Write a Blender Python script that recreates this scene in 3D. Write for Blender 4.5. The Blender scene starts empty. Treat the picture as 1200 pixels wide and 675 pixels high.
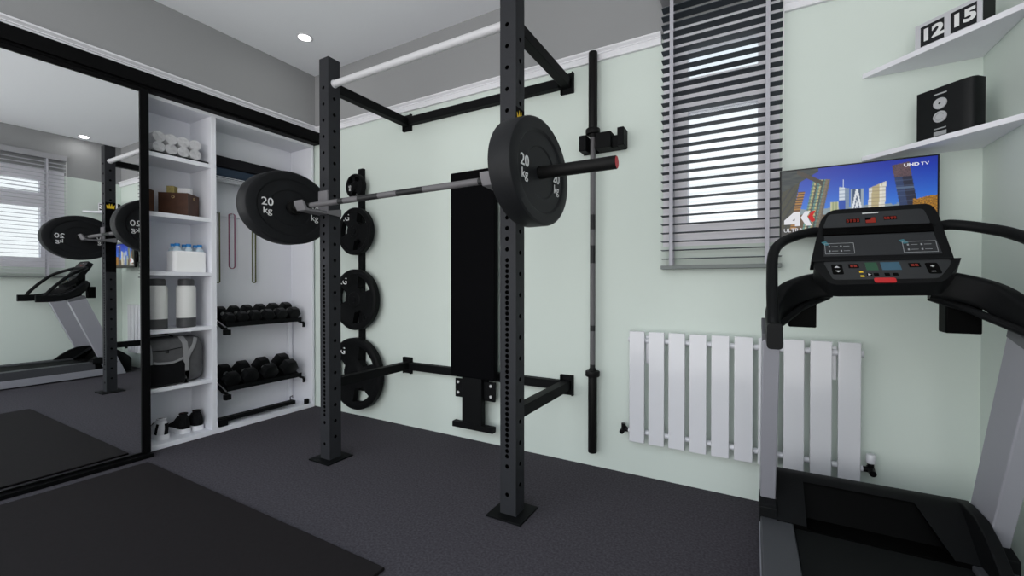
import bpy, bmesh, math, random
from math import pi, sin, cos, radians, sqrt
from mathutils import Vector, Matrix, noise

random.seed(7)
COL = bpy.context.scene.collection

# ------------------------------------------------------------------ helpers
def lin(r, g, b):
    def f(c):
        c /= 255.0
        return c / 12.92 if c <= 0.04045 else ((c + 0.055) / 1.055) ** 2.4
    return (f(r), f(g), f(b), 1.0)


def mat(name, rgb, rough=0.5, metal=0.0, noise_amt=0.0, noise_scale=40.0, bump=0.0, spec=0.3,
        emit=0.0, emit_rgb=None, coat=0.0):
    m = bpy.data.materials.new(name)
    m.use_nodes = True
    nt = m.node_tree
    p = nt.nodes['Principled BSDF']
    c = lin(*rgb)
    p.inputs['Base Color'].default_value = c
    p.inputs['Roughness'].default_value = rough
    p.inputs['Metallic'].default_value = metal
    p.inputs['Specular IOR Level'].default_value = spec
    p.inputs['Coat Weight'].default_value = coat
    if emit:
        p.inputs['Emission Color'].default_value = lin(*(emit_rgb or rgb))
        p.inputs['Emission Strength'].default_value = emit
    if noise_amt or bump:
        tc = nt.nodes.new('ShaderNodeTexCoord')
        n = nt.nodes.new('ShaderNodeTexNoise')
        n.inputs['Scale'].default_value = noise_scale
        n.inputs['Detail'].default_value = 4
        nt.links.new(tc.outputs['Object'], n.inputs['Vector'])
        if noise_amt:
            r = nt.nodes.new('ShaderNodeMapRange')
            r.inputs['From Min'].default_value = 0.25
            r.inputs['From Max'].default_value = 0.75
            r.inputs['To Min'].default_value = 1 - noise_amt
            r.inputs['To Max'].default_value = 1 + noise_amt
            nt.links.new(n.outputs['Fac'], r.inputs['Value'])
            x = nt.nodes.new('ShaderNodeVectorMath')
            x.operation = 'SCALE'
            x.inputs[0].default_value = c[:3]
            nt.links.new(r.outputs['Result'], x.inputs['Scale'])
            nt.links.new(x.outputs[0], p.inputs['Base Color'])
        if bump:
            b = nt.nodes.new('ShaderNodeBump')
            b.inputs['Strength'].default_value = bump
            b.inputs['Distance'].default_value = 0.002
            nt.links.new(n.outputs['Fac'], b.inputs['Height'])
            nt.links.new(b.outputs[0], p.inputs['Normal'])
    return m


class MB:
    """collects shapes into one bmesh"""

    def __init__(s):
        s.bm = bmesh.new()
        s.mi = 0

    def face(s, vs):
        try:
            f = s.bm.faces.new(vs)
            f.material_index = s.mi
            return f
        except ValueError:
            return None

    def v(s, p):
        return s.bm.verts.new(p)

    def hexa(s, P):
        v = [s.v(p) for p in P]
        for q in ((3, 2, 1, 0), (4, 5, 6, 7), (0, 1, 5, 4), (1, 2, 6, 5), (2, 3, 7, 6), (3, 0, 4, 7)):
            s.face([v[i] for i in q])
        return s

    def box(s, x0, x1, y0, y1, z0, z1):
        return s.hexa([(x0, y0, z0), (x1, y0, z0), (x1, y1, z0), (x0, y1, z0),
                       (x0, y0, z1), (x1, y0, z1), (x1, y1, z1), (x0, y1, z1)])

    def prism(s, poly, axis, a, b):
        """poly: 2D points in the two other axes (x: yz, y: xz, z: xy)"""
        def p3(q, t):
            return {'x': (t, q[0], q[1]), 'y': (q[0], t, q[1]), 'z': (q[0], q[1], t)}[axis]
        return s.loft([[p3(q, a) for q in poly], [p3(q, b) for q in poly]])

    def extrude(s, poly3, vec):
        vec = Vector(vec)
        return s.loft([[Vector(p) for p in poly3], [Vector(p) + vec for p in poly3]])

    def loft(s, rings, cap=True, closed=False):
        R = [[s.v(p) for p in r] for r in rings]
        n = len(R[0])
        k = len(R)
        for i in range(k if closed else k - 1):
            A, B = R[i], R[(i + 1) % k]
            for j in range(n):
                s.face([A[j], A[(j + 1) % n], B[(j + 1) % n], B[j]])
        if cap and not closed:
            s.face(list(reversed(R[0])))
            s.face(R[-1])
        return s

    def cyl(s, p0, p1, r0, r1=None, n=24, cap=True):
        r1 = r0 if r1 is None else r1
        p0, p1 = Vector(p0), Vector(p1)
        d = (p1 - p0).normalized()
        a = d.orthogonal().normalized()
        b = d.cross(a)
        return s.loft([[p + r * (cos(t) * a + sin(t) * b) for t in [2 * pi * i / n for i in range(n)]]
                       for p, r in ((p0, r0), (p1, r1))], cap)

    def lathe(s, prof, o, axis, n=48, cap=True):
        """prof: (radius, height along axis)"""
        o = Vector(o)
        d = Vector(axis).normalized()
        a = d.orthogonal().normalized()
        b = d.cross(a)
        rings = []
        for r, h in prof:
            rings.append([o + d * h + max(r, 1e-4) * (cos(t) * a + sin(t) * b) for t in
                          [2 * pi * i / n for i in range(n)]])
        return s.loft(rings, cap)

    def tube(s, path, r, n=12, rect=None, up=(0, 0, 1)):
        path = [Vector(p) for p in path]
        rings = []
        for i, p in enumerate(path):
            d = (path[min(i + 1, len(path) - 1)] - path[max(i - 1, 0)]).normalized()
            u = Vector(up)
            sd = d.cross(u)
            if sd.length < 1e-3:
                sd = d.orthogonal()
            sd.normalize()
            u = sd.cross(d).normalized()
            rr = r[i] if isinstance(r, (list, tuple)) else r
            if rect:
                w, h = rect[i] if isinstance(rect[0], (list, tuple)) else rect
                w, h = w / 2, h / 2
                c = min(w, h) * .5
                pts = []
                for sx, sy in ((1, 1), (-1, 1), (-1, -1), (1, -1)):
                    cx, cy = sx * (w - c), sy * (h - c)
                    a0 = {(1, 1): 0, (-1, 1): pi / 2, (-1, -1): pi, (1, -1): 1.5 * pi}[(sx, sy)]
                    for k in range(4):
                        t = a0 + k * pi / 6
                        pts.append((cx + c * cos(t), cy + c * sin(t)))
                rings.append([p + sd * x + u * y for x, y in pts])
            else:
                rings.append([p + rr * (cos(t) * sd + sin(t) * u) for t in [2 * pi * k / n for k in range(n)]])
        return s.loft(rings)

    def ball(s, c, r, n=16, m=10, sc=(1, 1, 1)):
        c = Vector(c)
        rings = []
        for i in range(m + 1):
            ph = pi * i / m
            rr = max(sin(ph), 1e-3) * r
            rings.append([c + Vector((rr * cos(t) * sc[0], rr * sin(t) * sc[1], -cos(ph) * r * sc[2])) for t in
                          [2 * pi * k / n for k in range(n)]])
        return s.loft(rings)


def spline(pts, k=6):
    """Catmull-Rom through pts"""
    P = [Vector(p) for p in pts]
    P = [2 * P[0] - P[1]] + P + [2 * P[-1] - P[-2]]
    out = []
    for i in range(1, len(P) - 2):
        a, b, c, d = P[i - 1:i + 3]
        for j in range(k):
            t = j / k
            out.append(.5 * ((2 * b) + (c - a) * t + (2 * a - 5 * b + 4 * c - d) * t * t + (3 * b - a - 3 * c + d) * t ** 3))
    out.append(P[-2])
    return out


def wloc(o):
    v = Vector((0, 0, 0))
    while o is not None:
        v += o.location
        o = o.parent
    return v


def finish(me, mats, ang=35):
    for m in (mats if isinstance(mats, (list, tuple)) else [mats]):
        me.materials.append(m)
    for p in me.polygons:
        p.use_smooth = True
    me.set_sharp_from_angle(angle=radians(ang))


def obj(name, mb, mats, parent=None, bev=0.0, seg=2, ang=35, sub=0):
    bm = mb.bm
    bmesh.ops.recalc_face_normals(bm, faces=bm.faces)
    me = bpy.data.meshes.new(name)
    bm.to_mesh(me)
    bm.free()
    off = wloc(parent) if parent else Vector((0, 0, 0))
    if off.length:
        me.transform(Matrix.Translation(-off))
    finish(me, mats, ang)
    o = bpy.data.objects.new(name, me)
    COL.objects.link(o)
    if parent:
        o.parent = parent
    if bev:
        b = o.modifiers.new('bevel', 'BEVEL')
        b.width = bev
        b.segments = seg
        b.limit_method = 'ANGLE'
        b.angle_limit = radians(40)
    if sub:
        q = o.modifiers.new('sub', 'SUBSURF')
        q.levels = q.render_levels = sub
    return o


def tag(o, label=None, cat=None, group=None, kind=None):
    for k, v in (('label', label), ('category', cat), ('group', group), ('kind', kind)):
        if v:
            o[k] = v
    return o


def thing(name, label, cat, loc=(0, 0, 0), group=None):
    o = bpy.data.objects.new(name, None)
    o.empty_display_size = .1
    COL.objects.link(o)
    o.location = loc
    return tag(o, label, cat, group)


def single(name, mb, mats, label, cat, group=None, bev=0.0, origin=None, **k):
    """a thing that is one mesh, its origin at its base"""
    lo = [min(v.co[i] for v in mb.bm.verts) for i in range(3)]
    hi = [max(v.co[i] for v in mb.bm.verts) for i in range(3)]
    c = Vector(((lo[0] + hi[0]) / 2, (lo[1] + hi[1]) / 2, lo[2])) if origin is None else Vector(origin)
    bmesh.ops.translate(mb.bm, verts=mb.bm.verts, vec=-c)
    o = obj(name, mb, mats, None, bev, **k)
    o.location = c
    return tag(o, label, cat, group)


def struct(name, mb, mats, bev=0.0):
    return tag(obj(name, mb, mats, None, bev), None, None, None, 'structure')


def dup(root, loc=None, label=None, rotz=None):
    r = root.copy()
    COL.objects.link(r)
    if loc is not None:
        r.location = loc
    if rotz is not None:
        r.rotation_euler[2] = rotz
    if label:
        r['label'] = label
    for ch in list(root.children):
        c = ch.copy()
        COL.objects.link(c)
        c.parent = r
        for g in list(ch.children):
            d = g.copy()
            COL.objects.link(d)
            d.parent = c
    return r


def boolean_cut(o, cutter):
    """cuts the shape out of o's mesh for good"""
    bmesh.ops.recalc_face_normals(cutter.bm, faces=cutter.bm.faces)
    cm = bpy.data.meshes.new('cutter')
    cutter.bm.to_mesh(cm)
    cutter.bm.free()
    c = bpy.data.objects.new('cutter', cm)
    COL.objects.link(c)
    md = o.modifiers.new('cut', 'BOOLEAN')
    md.operation = 'DIFFERENCE'
    md.solver = 'EXACT'
    md.object = c
    c.matrix_world = Matrix.Translation(Vector((0, 0, 0)))
    bpy.context.view_layer.update()
    dg = bpy.context.evaluated_depsgraph_get()
    me = bpy.data.meshes.new_from_object(o.evaluated_get(dg), depsgraph=dg)
    o.modifiers.remove(md)
    old = o.data
    o.data = me
    bpy.data.objects.remove(c)
    bpy.data.meshes.remove(cm)
    nm = old.name
    bpy.data.meshes.remove(old)
    me.name = nm
    me.set_sharp_from_angle(angle=radians(35))
    return o


def text_obj(name, s, size, loc, rot, m, parent, bold=0.0, depth=0.0006, sx=1.0, spacing=1.0):
    """raised or printed lettering, centred on loc"""
    cu = bpy.data.curves.new('letters', 'FONT')
    cu.body = s
    cu.size = size
    cu.align_x = 'CENTER'
    cu.align_y = 'CENTER'
    cu.offset = bold
    cu.extrude = depth
    cu.space_character = spacing
    cu.resolution_u = 4
    t = bpy.data.objects.new('letters', cu)
    COL.objects.link(t)
    bpy.context.view_layer.update()
    dg = bpy.context.evaluated_depsgraph_get()
    me = bpy.data.meshes.new_from_object(t.evaluated_get(dg), depsgraph=dg)
    bpy.data.objects.remove(t)
    bpy.data.curves.remove(cu)
    M = Matrix.Translation(Vector(loc) - (wloc(parent) if parent else Vector())) @ rot @ Matrix.Diagonal((sx, 1, 1, 1))
    me.transform(M)
    me.materials.clear()
    me.materials.append(m)
    me.name = name
    o = bpy.data.objects.new(name, me)
    COL.objects.link(o)
    o.parent = parent
    return o


def Rx(a):
    return Matrix.Rotation(a, 4, 'X')


def Rz(a):
    return Matrix.Rotation(a, 4, 'Z')


FACE_NEG_Y = Rx(pi / 2)                 # lettering read from -y
FACE_POS_X = Rz(pi / 2) @ Rx(pi / 2)    # lettering read from +x
FACE_NEG_X = Rz(-pi / 2) @ Rx(pi / 2)

# ------------------------------------------------------------------ materials
M = {}
M['green'] = mat('sage_wall_paint', (211, 221, 214), .85, spec=.2)
M['grey_wall'] = mat('grey_wall_paint', (146, 147, 148), .85, spec=.2)
M['ceiling'] = mat('ceiling_paint', (238, 240, 244), .9, spec=.2)
M['white_paint'] = mat('white_gloss_trim', (228, 228, 232), .45)
M['cab_white'] = mat('white_melamine', (232, 233, 239), .5)
M['cab_back'] = mat('white_melamine_back', (228, 229, 235), .6)
M['floor'] = mat('charcoal_carpet', (68, 65, 70), .95, noise_amt=.38, noise_scale=110, bump=.4, spec=.15)
M['mat_rubber'] = mat('rubber_mat', (31, 28, 29), .85, noise_amt=.10, noise_scale=60, spec=.12)
M['black_frame'] = mat('black_aluminium', (7, 7, 8), .5, spec=.08)
M['mirror'] = mat('mirror_silver', (250, 251, 251), .0, metal=1.0)
M['steel_dark'] = mat('charcoal_powder_coat', (46, 47, 50), .5, noise_amt=.04, noise_scale=150, spec=.1)
M['hole'] = mat('hole_painted_shadow', (6, 6, 6), .8, spec=.03)  # shade painted into the hole insides, blacker than the uprights' coat
M['steel_black'] = mat('black_powder_coat', (16, 17, 18), .55, spec=.08)
M['pull_white'] = mat('satin_white_bar', (196, 196, 199), .35)
M['rubber'] = mat('black_bumper_rubber', (28, 29, 31), .5, noise_amt=.05, noise_scale=90, spec=.15)
M['iron'] = mat('black_iron_plate', (17, 18, 19), .5, spec=.08)
M['letter'] = mat('white_lettering', (225, 226, 226), .6)
M['chrome_grey'] = mat('knurled_grey_steel', (100, 99, 101), .6, metal=.2, noise_amt=.08, noise_scale=900)
M['bar_dark'] = mat('dark_steel', (34, 35, 36), .5, metal=.2)
M['sleeve'] = mat('black_bar_sleeve', (20, 20, 20), .5, spec=.12)
M['red_cap'] = mat('red_end_cap', (190, 40, 44), .5)
M['hook_grey'] = mat('grey_nylon_liner', (112, 111, 114), .6)
M['yellow'] = mat('yellow_crown_print', (226, 190, 40), .6)
M['vinyl'] = mat('black_vinyl', (7, 7, 9), .7, spec=.04)
M['bolt'] = mat('bright_bolt_head', (200, 200, 200), .4)
M['radiator'] = mat('white_enamel', (216, 217, 222), .14, spec=.6)
M['valve_black'] = mat('black_valve', (14, 14, 15), .4, spec=.15)
M['slat'] = mat('slate_grey_slat', (58, 66, 74), .6)
M['slat_pale'] = mat('pale_grey_slat', (205, 206, 210), .6)
M['tape'] = mat('grey_ladder_tape', (176, 176, 184), .8)
M['blind_rail'] = mat('blind_bottom_rail', (120, 126, 124), .6)
M['valance'] = mat('blind_valance', (150, 150, 154), .6)
M['upvc'] = mat('grey_window_frame', (228, 227, 233), .4)
M['cord'] = mat('white_cord', (225, 225, 225), .8)
M['shelf'] = mat('white_shelf_board', (232, 232, 238), .5)
M['tm_black'] = mat('black_plastic', (16, 17, 18), .5, spec=.10)
M['tm_gloss'] = mat('deep_black_plastic', (4, 4, 4), .5, spec=.04)
M['tm_panel'] = mat('charcoal_panel', (40, 42, 44), .45)
M['tm_grey'] = mat('graphite_panel', (66, 67, 71), .5)
M['silver'] = mat('silver_paint', (158, 158, 166), .42, metal=.25)
M['silver_cap'] = mat('dark_silver_cap', (92, 93, 97), .45)
M['belt'] = mat('running_belt', (16, 18, 18), .8, noise_amt=.1, noise_scale=200, spec=.15)
M['wood'] = mat('dark_walnut_veneer', (70, 44, 31), .5, noise_amt=.2, noise_scale=25)
M['brass'] = mat('antique_ring', (170, 150, 110), .4, metal=.6)
M['gold_card'] = mat('gold_card', (165, 150, 95), .6, noise_amt=.15, noise_scale=80)
M['paper'] = mat('white_paper', (226, 226, 228), .8)
M['towel'] = mat('white_terry', (226, 226, 228), .95, noise_amt=.04, noise_scale=300, bump=.12)
M['tray_dark'] = mat('dark_tray', (38, 38, 42), .5, spec=.15)
M['wrap'] = mat('white_shrink_wrap', (255, 255, 255), .35)
M['cap_blue'] = mat('blue_bottle_cap', (40, 125, 195), .4)
M['bottle_neck'] = mat('pale_bottle_plastic', (190, 205, 215), .2)
M['jar_white'] = mat('matt_white_bottle', (224, 224, 222), .6)
M['jar_grey'] = mat('dark_grey_band', (72, 72, 74), .5)
M['bag_grey'] = mat('grey_nylon_bag', (86, 86, 88), .85, noise_amt=.12, noise_scale=30)
M['bag_black'] = mat('black_nylon_pocket', (16, 16, 18), .8, spec=.15)
M['bag_strap'] = mat('pale_grey_webbing', (142, 142, 144), .85)
M['shoe_black'] = mat('black_knit_shoe', (18, 18, 20), .8, spec=.15)
M['shoe_white'] = mat('white_shoe', (215, 216, 220), .7)
M['sole'] = mat('white_sole', (232, 232, 236), .6)
M['shoe_red'] = mat('dark_red_lining', (70, 22, 26), .8)
M['dumbbell'] = mat('black_rubber_hex', (17, 18, 19), .4, spec=.15)
M['handle_steel'] = mat('steel_handle', (190, 190, 190), .3, metal=.8)
M['navy'] = mat('navy_foam', (38, 52, 68), .8)
M['foam_black'] = mat('black_foam', (22, 22, 26), .8, spec=.15)
M['wire'] = mat('white_wire', (205, 207, 212), .5)
M['band_pink'] = mat('mauve_rubber_band', (150, 96, 118), .6)
M['band_olive'] = mat('olive_rubber_band', (92, 94, 52), .6)
M['clock_case'] = mat('silver_clock_case', (196, 197, 202), .45)
M['clock_card'] = mat('black_flip_card', (22, 23, 26), .4)
M['clock_side'] = mat('black_clock_body', (16, 19, 19), .4, spec=.15)
M['speaker'] = mat('black_speaker_body', (20, 22, 23), .4, spec=.15)
M['dial'] = mat('pale_grey_dial', (178, 180, 182), .4)
M['tv_frame'] = mat('black_tv_bezel', (8, 8, 9), .35)
M['led_red'] = mat('red_led_digits', (110, 26, 16), .4, emit=.12, emit_rgb=(200, 60, 30))
M['led_green'] = mat('green_lcd', (34, 72, 52), .4, emit=.05, emit_rgb=(60, 150, 95))
M['led_blue'] = mat('blue_lcd', (46, 78, 96), .4, emit=.08, emit_rgb=(90, 150, 180))
M['stop_red'] = mat('red_stop_button', (190, 30, 34), .4)
M['teal'] = mat('teal_mark', (60, 110, 120), .5)
M['key_white'] = mat('white_key_print', (200, 200, 200), .5)
M['outline'] = mat('grey_outline_print', (150, 152, 154), .5)
M['lamp'] = mat('lamp_diffuser', (255, 255, 255), .5, emit=9.0, emit_rgb=(255, 253, 250))

# glass panes: clear with a faint reflection
g = bpy.data.materials.new('clear_glass')
g.use_nodes = True
nt = g.node_tree
nt.nodes.clear()
out = nt.nodes.new('ShaderNodeOutputMaterial')
mx = nt.nodes.new('ShaderNodeMixShader')
tr = nt.nodes.new('ShaderNodeBsdfTransparent')
gl = nt.nodes.new('ShaderNodeBsdfGlossy')
gl.inputs['Roughness'].default_value = .02
mx.inputs[0].default_value = .06
nt.links.new(tr.outputs[0], mx.inputs[1])
nt.links.new(gl.outputs[0], mx.inputs[2])
nt.links.new(mx.outputs[0], out.inputs[0])
M['glass'] = g

g2 = g.copy()
g2.name = 'tinted_window_glass'
g2.node_tree.nodes['Transparent BSDF'].inputs['Color'].default_value = (.62, .64, .65, 1)
M['window_glass'] = g2

# ------------------------------------------------------------------ room
XL, XR, YB, ZC = -3.125, 0.7525, 2.267, 2.70
YF = -.8                       # room cut short behind the camera, left open to let world light in
T = .12
struct('floor', MB().box(XL - .5, XR + T, YF, YB + T, -.1, 0), M['floor'])
struct('ceiling', MB().box(XL - .5, XR + T, YF, YB + T, ZC, ZC + .1), M['ceiling'])


def wall_with_hole(name, axis, fixed0, fixed1, a0, a1, z0, z1, hole, split, mats):
    """wall in two paint colours (mats[0] below split, mats[1] above) with one rectangular opening"""
    mb = MB()
    zs = sorted(set([z0, split, z1] + ([hole[2], hole[3]] if hole else [])))
    as_ = sorted(set([a0, a1] + ([hole[0], hole[1]] if hole else [])))
    for i in range(len(as_) - 1):
        for j in range(len(zs) - 1):
            ca, cz = (as_[i] + as_[i + 1]) / 2, (zs[j] + zs[j + 1]) / 2
            if hole and hole[0] < ca < hole[1] and hole[2] < cz < hole[3]:
                continue
            mb.mi = 0 if cz < split else 1
            if axis == 'y':
                mb.box(as_[i], as_[i + 1], fixed0, fixed1, zs[j], zs[j + 1])
            else:
                mb.box(fixed0, fixed1, as_[i], as_[i + 1], zs[j], zs[j + 1])
    bmesh.ops.remove_doubles(mb.bm, verts=mb.bm.verts, dist=1e-5)
    seen = {}
    for f in list(mb.bm.faces):
        k = tuple(sorted(v.index for v in f.verts))
        seen.setdefault(k, []).append(f)
    mb.bm.verts.index_update()
    seen = {}
    for f in list(mb.bm.faces):
        seen.setdefault(tuple(sorted(v.index for v in f.verts)), []).append(f)
    for fs in seen.values():
        if len(fs) > 1:
            for f in fs:
                mb.bm.faces.remove(f)
    return struct(name, mb, mats)


WIN = (-.395, .105, 1.19, 2.285)
wall_with_hole('wall_back', 'y', YB, YB + T, XL - .5, XR + T, 0, ZC, WIN, 2.24, [M['green'], M['grey_wall']])
WINR = (.70, 1.76, 1.19, 2.285)
wall_with_hole('wall_right', 'x', XR, XR + T, YF, YB, 0, ZC, WINR, 2.24, [M['green'], M['grey_wall']])
mb = MB()
mb.box(XL - .4, XL, YF, YB, 2.22, ZC)
struct('wall_left', mb, M['grey_wall'])


def moulding(h0, h1, d):
    """profile (out from the wall, z) of the picture rail"""
    h = h1 - h0
    return [(0, h0), (d * .55, h0), (d * .6, h0 + h * .08), (d * .5, h0 + h * .14), (d * .62, h0 + h * .45),
            (d * .55, h0 + h * .5), (d * .7, h0 + h * .58), (d * .62, h0 + h * .66), (d * .85, h0 + h * .78),
            (d, h0 + h * .84), (d, h1 - h * .04), (d * .92, h1), (0, h1)]


for nm, x0, x1 in (('trim_1', XL + .03, -.405), ('trim_2', .118, XR)):
    struct(nm, MB().loft([[(x, YB - a, z) for a, z in moulding(2.211, 2.272, .028)] for x in (x0, x1)]), M['white_paint'])
struct('trim_3', MB().loft([[(XL + a, y, z) for a, z in moulding(2.222, 2.283, .034)] for y in (YF, YB)]), M['white_paint'])


def window(n, axis, lo, hi, face, sign, pane_x0, pane_x1):
    """casement with a top light; face = wall plane, sign = direction outwards"""
    z0, z1 = WIN[2], WIN[3]

    def bx(mb, a0, a1, d0, d1, za, zb):
        d0, d1 = sorted((face + sign * d0, face + sign * d1))
        if axis == 'y':
            mb.box(a0, a1, d0, d1, za, zb)
        else:
            mb.box(d0, d1, a0, a1, za, zb)
    mb = MB()
    d = (0.004, .07)
    bx(mb, lo, pane_x0, *d, z0, z1)
    bx(mb, pane_x1, hi, *d, z0, z1)
    for za, zb in ((z0, 1.298), (1.855, 2.014), (2.149, z1)):
        bx(mb, pane_x0, pane_x1, *d, za, zb)
    w = struct('window_%d' % n, mb, M['upvc'])
    for za, zb in ((1.298, 1.855), (2.014, 2.149)):
        p = MB()
        bx(p, pane_x0, pane_x1, .03, .036, za, zb)
        obj('pane', p, M['window_glass'], w)
    return w


window(1, 'y', WIN[0], WIN[1], YB, 1, -.28, .02)
window(2, 'x', WINR[0], WINR[1], XR, 1, .90, 1.57)


def blind(label, axis, lo, hi, face, sign, tapes, slat_m, z0=1.083, z1=2.40):
    """horizontal slat blind hung just in front of the wall; sign = direction into the room"""
    c = (lo + hi) / 2
    t = thing('window_blind', label, 'blind', (c, face + sign * .035, z0) if axis == 'y' else (face + sign * .035, c, z0))

    def bx(mb, a0, a1, d0, d1, za, zb):
        d0, d1 = sorted((face + sign * d0, face + sign * d1))
        if axis == 'y':
            mb.box(a0, a1, d0, d1, za, zb)
        else:
            mb.box(d0, d1, a0, a1, za, zb)
    mb = MB()
    bx(mb, lo, hi, .010, .066, z0 - .008, z0 + .010)
    obj('bottom_rail', mb, M['blind_rail'], t, .002)
    mb = MB()
    bx(mb, lo - .006, hi + .006, .004, .07, z1 - .004, z1 + .055)
    obj('headrail', mb, M['valance'], t, .002)
    mb = MB()
    n = 31
    for i in range(1, n):
        z = z0 + (z1 - z0) * i / n
        bx(mb, lo, hi, .012, .062, z - .0014, z + .0014)
    obj('slats', mb, slat_m, t)
    for a in tapes:
        mb = MB()
        bx(mb, a - .0085, a + .0085, .0635, .0645, z0, z1)
        bx(mb, a - .0085, a + .0085, .009, .010, z0, z1)
        obj('ladder_tape', mb, M['tape'], t)
    mb = MB()
    p = hi + .003
    q = face + sign * .05
    if axis == 'y':
        mb.cyl((p, q, z0 + .1), (p, q, z1), .0018, n=8)
    else:
        mb.cyl((q, p, z0 + .1), (q, p, z1), .0018, n=8)
    obj('lift_cord', mb, M['cord'], t)
    return t


blind('slate grey slatted window blind with two pale tapes beside the corner shelves', 'y', -.395, .113, YB, -1, (-.347, .057), M['slat'])
blind('wide slatted window blind on the treadmill side wall, seen in the mirror', 'x', .66, 1.76, XR, -1, (.79, 1.61), M['slat_pale'])

# recessed ceiling lamps
def downlight(x, y, label):
    t = thing('ceiling_light', label, 'ceiling light', (x, y, ZC - .004), 'recessed ceiling lights')
    obj('trim_ring', MB().lathe([(.040, 0), (.052, 0), (.055, .002), (.055, .0039), (.040, .0039)], (x, y, ZC - .004), (0, 0, 1), 32, cap=False),
        M['white_paint'], t)
    obj('diffuser', MB().cyl((x, y, ZC - .003), (x, y, ZC - .0012), .041, n=32), M['lamp'], t)
    l = bpy.data.lights.new('lamp', 'AREA')
    l.shape = 'DISK'
    l.size = .08
    l.energy = LAMP_W
    l.color = (1, .985, .965)
    o = bpy.data.objects.new('lamp', l)
    o.location = (0, 0, -.004)
    o.parent = t
    COL.objects.link(o)


LAMP_W = .6
downlight(-2.69, 1.875, 'round recessed ceiling light above the squat rack, near the open wardrobe')
downlight(.58, 1.88, 'round recessed ceiling light over the corner shelves, seen in the mirror')
for x, y in ((-2.69, -.2), (-1.05, -.2), (.58, -.2)):  # unseen lamps, added to light the room from behind
    downlight(x, y, 'added unseen recessed ceiling light behind the viewpoint')

# ------------------------------------------------------------------ rubber floor mat
single('floor_mat', MB().box(-2.935, -1.115, -1.6, 1.076, .0005, .012), M['mat_rubber'],
       'large flat black rubber exercise mat on the carpet before the mirror', 'mat', bev=.003)

# ------------------------------------------------------------------ wardrobe with a mirrored sliding door
XB = -3.40
wd = thing('wardrobe', 'white built-in wardrobe with open shelves and black framed mirrored sliding door', 'wardrobe', (XL, 1.0, 0))
obj('back_panel', MB().box(XB - .018, XB, YF + .02, 2.262, 0, 2.2), M['cab_back'], wd)
obj('side_panel', MB().box(XB, XL, 2.236, 2.254, .03, 2.112), M['cab_white'], wd, .001)
obj('divider', MB().box(XB, XL, 1.494, 1.525, .03, 2.112), M['cab_white'], wd, .001)
obj('side_panel', MB().box(XB, XL - .02, .94, .958, .03, 2.112), M['cab_white'], wd, .001)
for z0, z1 in ((1.768, 1.795), (1.411, 1.438), (1.054, 1.079), (.700, .724), (.347, .370)):
    obj('shelf', MB().box(XB, XL - .001, .96, 1.494, z0, z1), M['cab_white'], wd, .001)
obj('plinth', MB().box(XB, XL, .94, 2.254, 0, .03), M['cab_white'], wd, .001)
obj('top_panel', MB().box(XB, XL, .94, 2.254, 2.112, 2.2), M['cab_white'], wd, .001)
mb = MB().box(XL - .01, -3.045, YF + .02, 2.262, 2.147, 2.221)
mb.box(XL - .01, -3.0595, YF + .02, 2.262, 2.132, 2.147)
obj('track', mb, M['black_frame'], wd, .001)
obj('floor_track', MB().box(XL, -3.02, YF + .02, 1.135, 0, .022), M['black_frame'], wd, .002)
MX = -3.06
DY0, DY1 = -.77, 1.134
mb = MB()
mb.box(MX - .03, MX + .008, 1.092, DY1, .024, 2.128)
mb.box(MX - .03, MX + .008, DY0, DY0 + .04, .024, 2.128)
mb.box(MX - .03, MX + .008, DY0 + .04, 1.092, 2.105, 2.128)
mb.box(MX - .03, MX + .008, DY0 + .04, 1.092, .024, .034)
dr = obj('sliding_door', mb, M['black_frame'], wd, .0015)
obj('mirror_panel', MB().box(MX - .006, MX, DY0 + .04, 1.092, .034, 2.105), M['mirror'], dr)

# ------------------------------------------------------------------ things on the shelves
S = dict(towel=1.795, basket=1.438, water=1.079, jar=.724, bag=.370, shoe=.03)

# rolled towels in a clear tray
zt = S['towel']
tt = thing('towel_tray', 'shallow dark tray with clear front under the rolled white towels', 'tray', (-3.26, 1.34, zt))
obj('tray_base', MB().box(-3.375, -3.142, 1.178, 1.488, zt + .0006, zt + .014), M['tray_dark'], tt, .002)
obj('clear_front', MB().box(-3.1445, -3.1430, 1.178, 1.488, zt + .0145, zt + .125), M['glass'], tt)


def towel_mesh(r, L):
    mb = MB()
    prof = [(0.0005, .004)]
    k = 4
    for i in range(k):
        ra, rb = r * (i + .15) / k, r * (i + .95) / k
        prof += [(ra, .006), (ra + (rb - ra) * .22, 0.0), (rb - (rb - ra) * .2, 0.0), (rb, .003)]
    prof += [(r, .006), (r, L - .012), (r * .9, L), (0.0005, L)]
    mb.lathe(prof, (0, 0, 0), (-1, 0, 0), 28)
    return mb


tw0 = None
R_T = .0325
names = {0: 'leftmost', 1: 'second from the left', 2: 'third from the left', 3: 'rightmost'}
for row in (0, 1):
    for i in range(4):
        loc = (-3.155, 1.222 + i * .0655, zt + .0145 + R_T + row * .0625)
        lab = 'rolled white towel, %s in the %s row on the top wardrobe shelf' % (names[i], ('lower', 'upper')[row])
        if tw0 is None:
            tw0 = obj('rolled_towel', towel_mesh(R_T, .20), M['towel'])
            tag(tw0, lab, 'towel', 'rolled towels on the top shelf')
            tw0.location = loc
        else:
            dup(tw0, loc, lab)

# wooden boxes standing askew
BXC, BXS = cos(.729), sin(.729)


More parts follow.
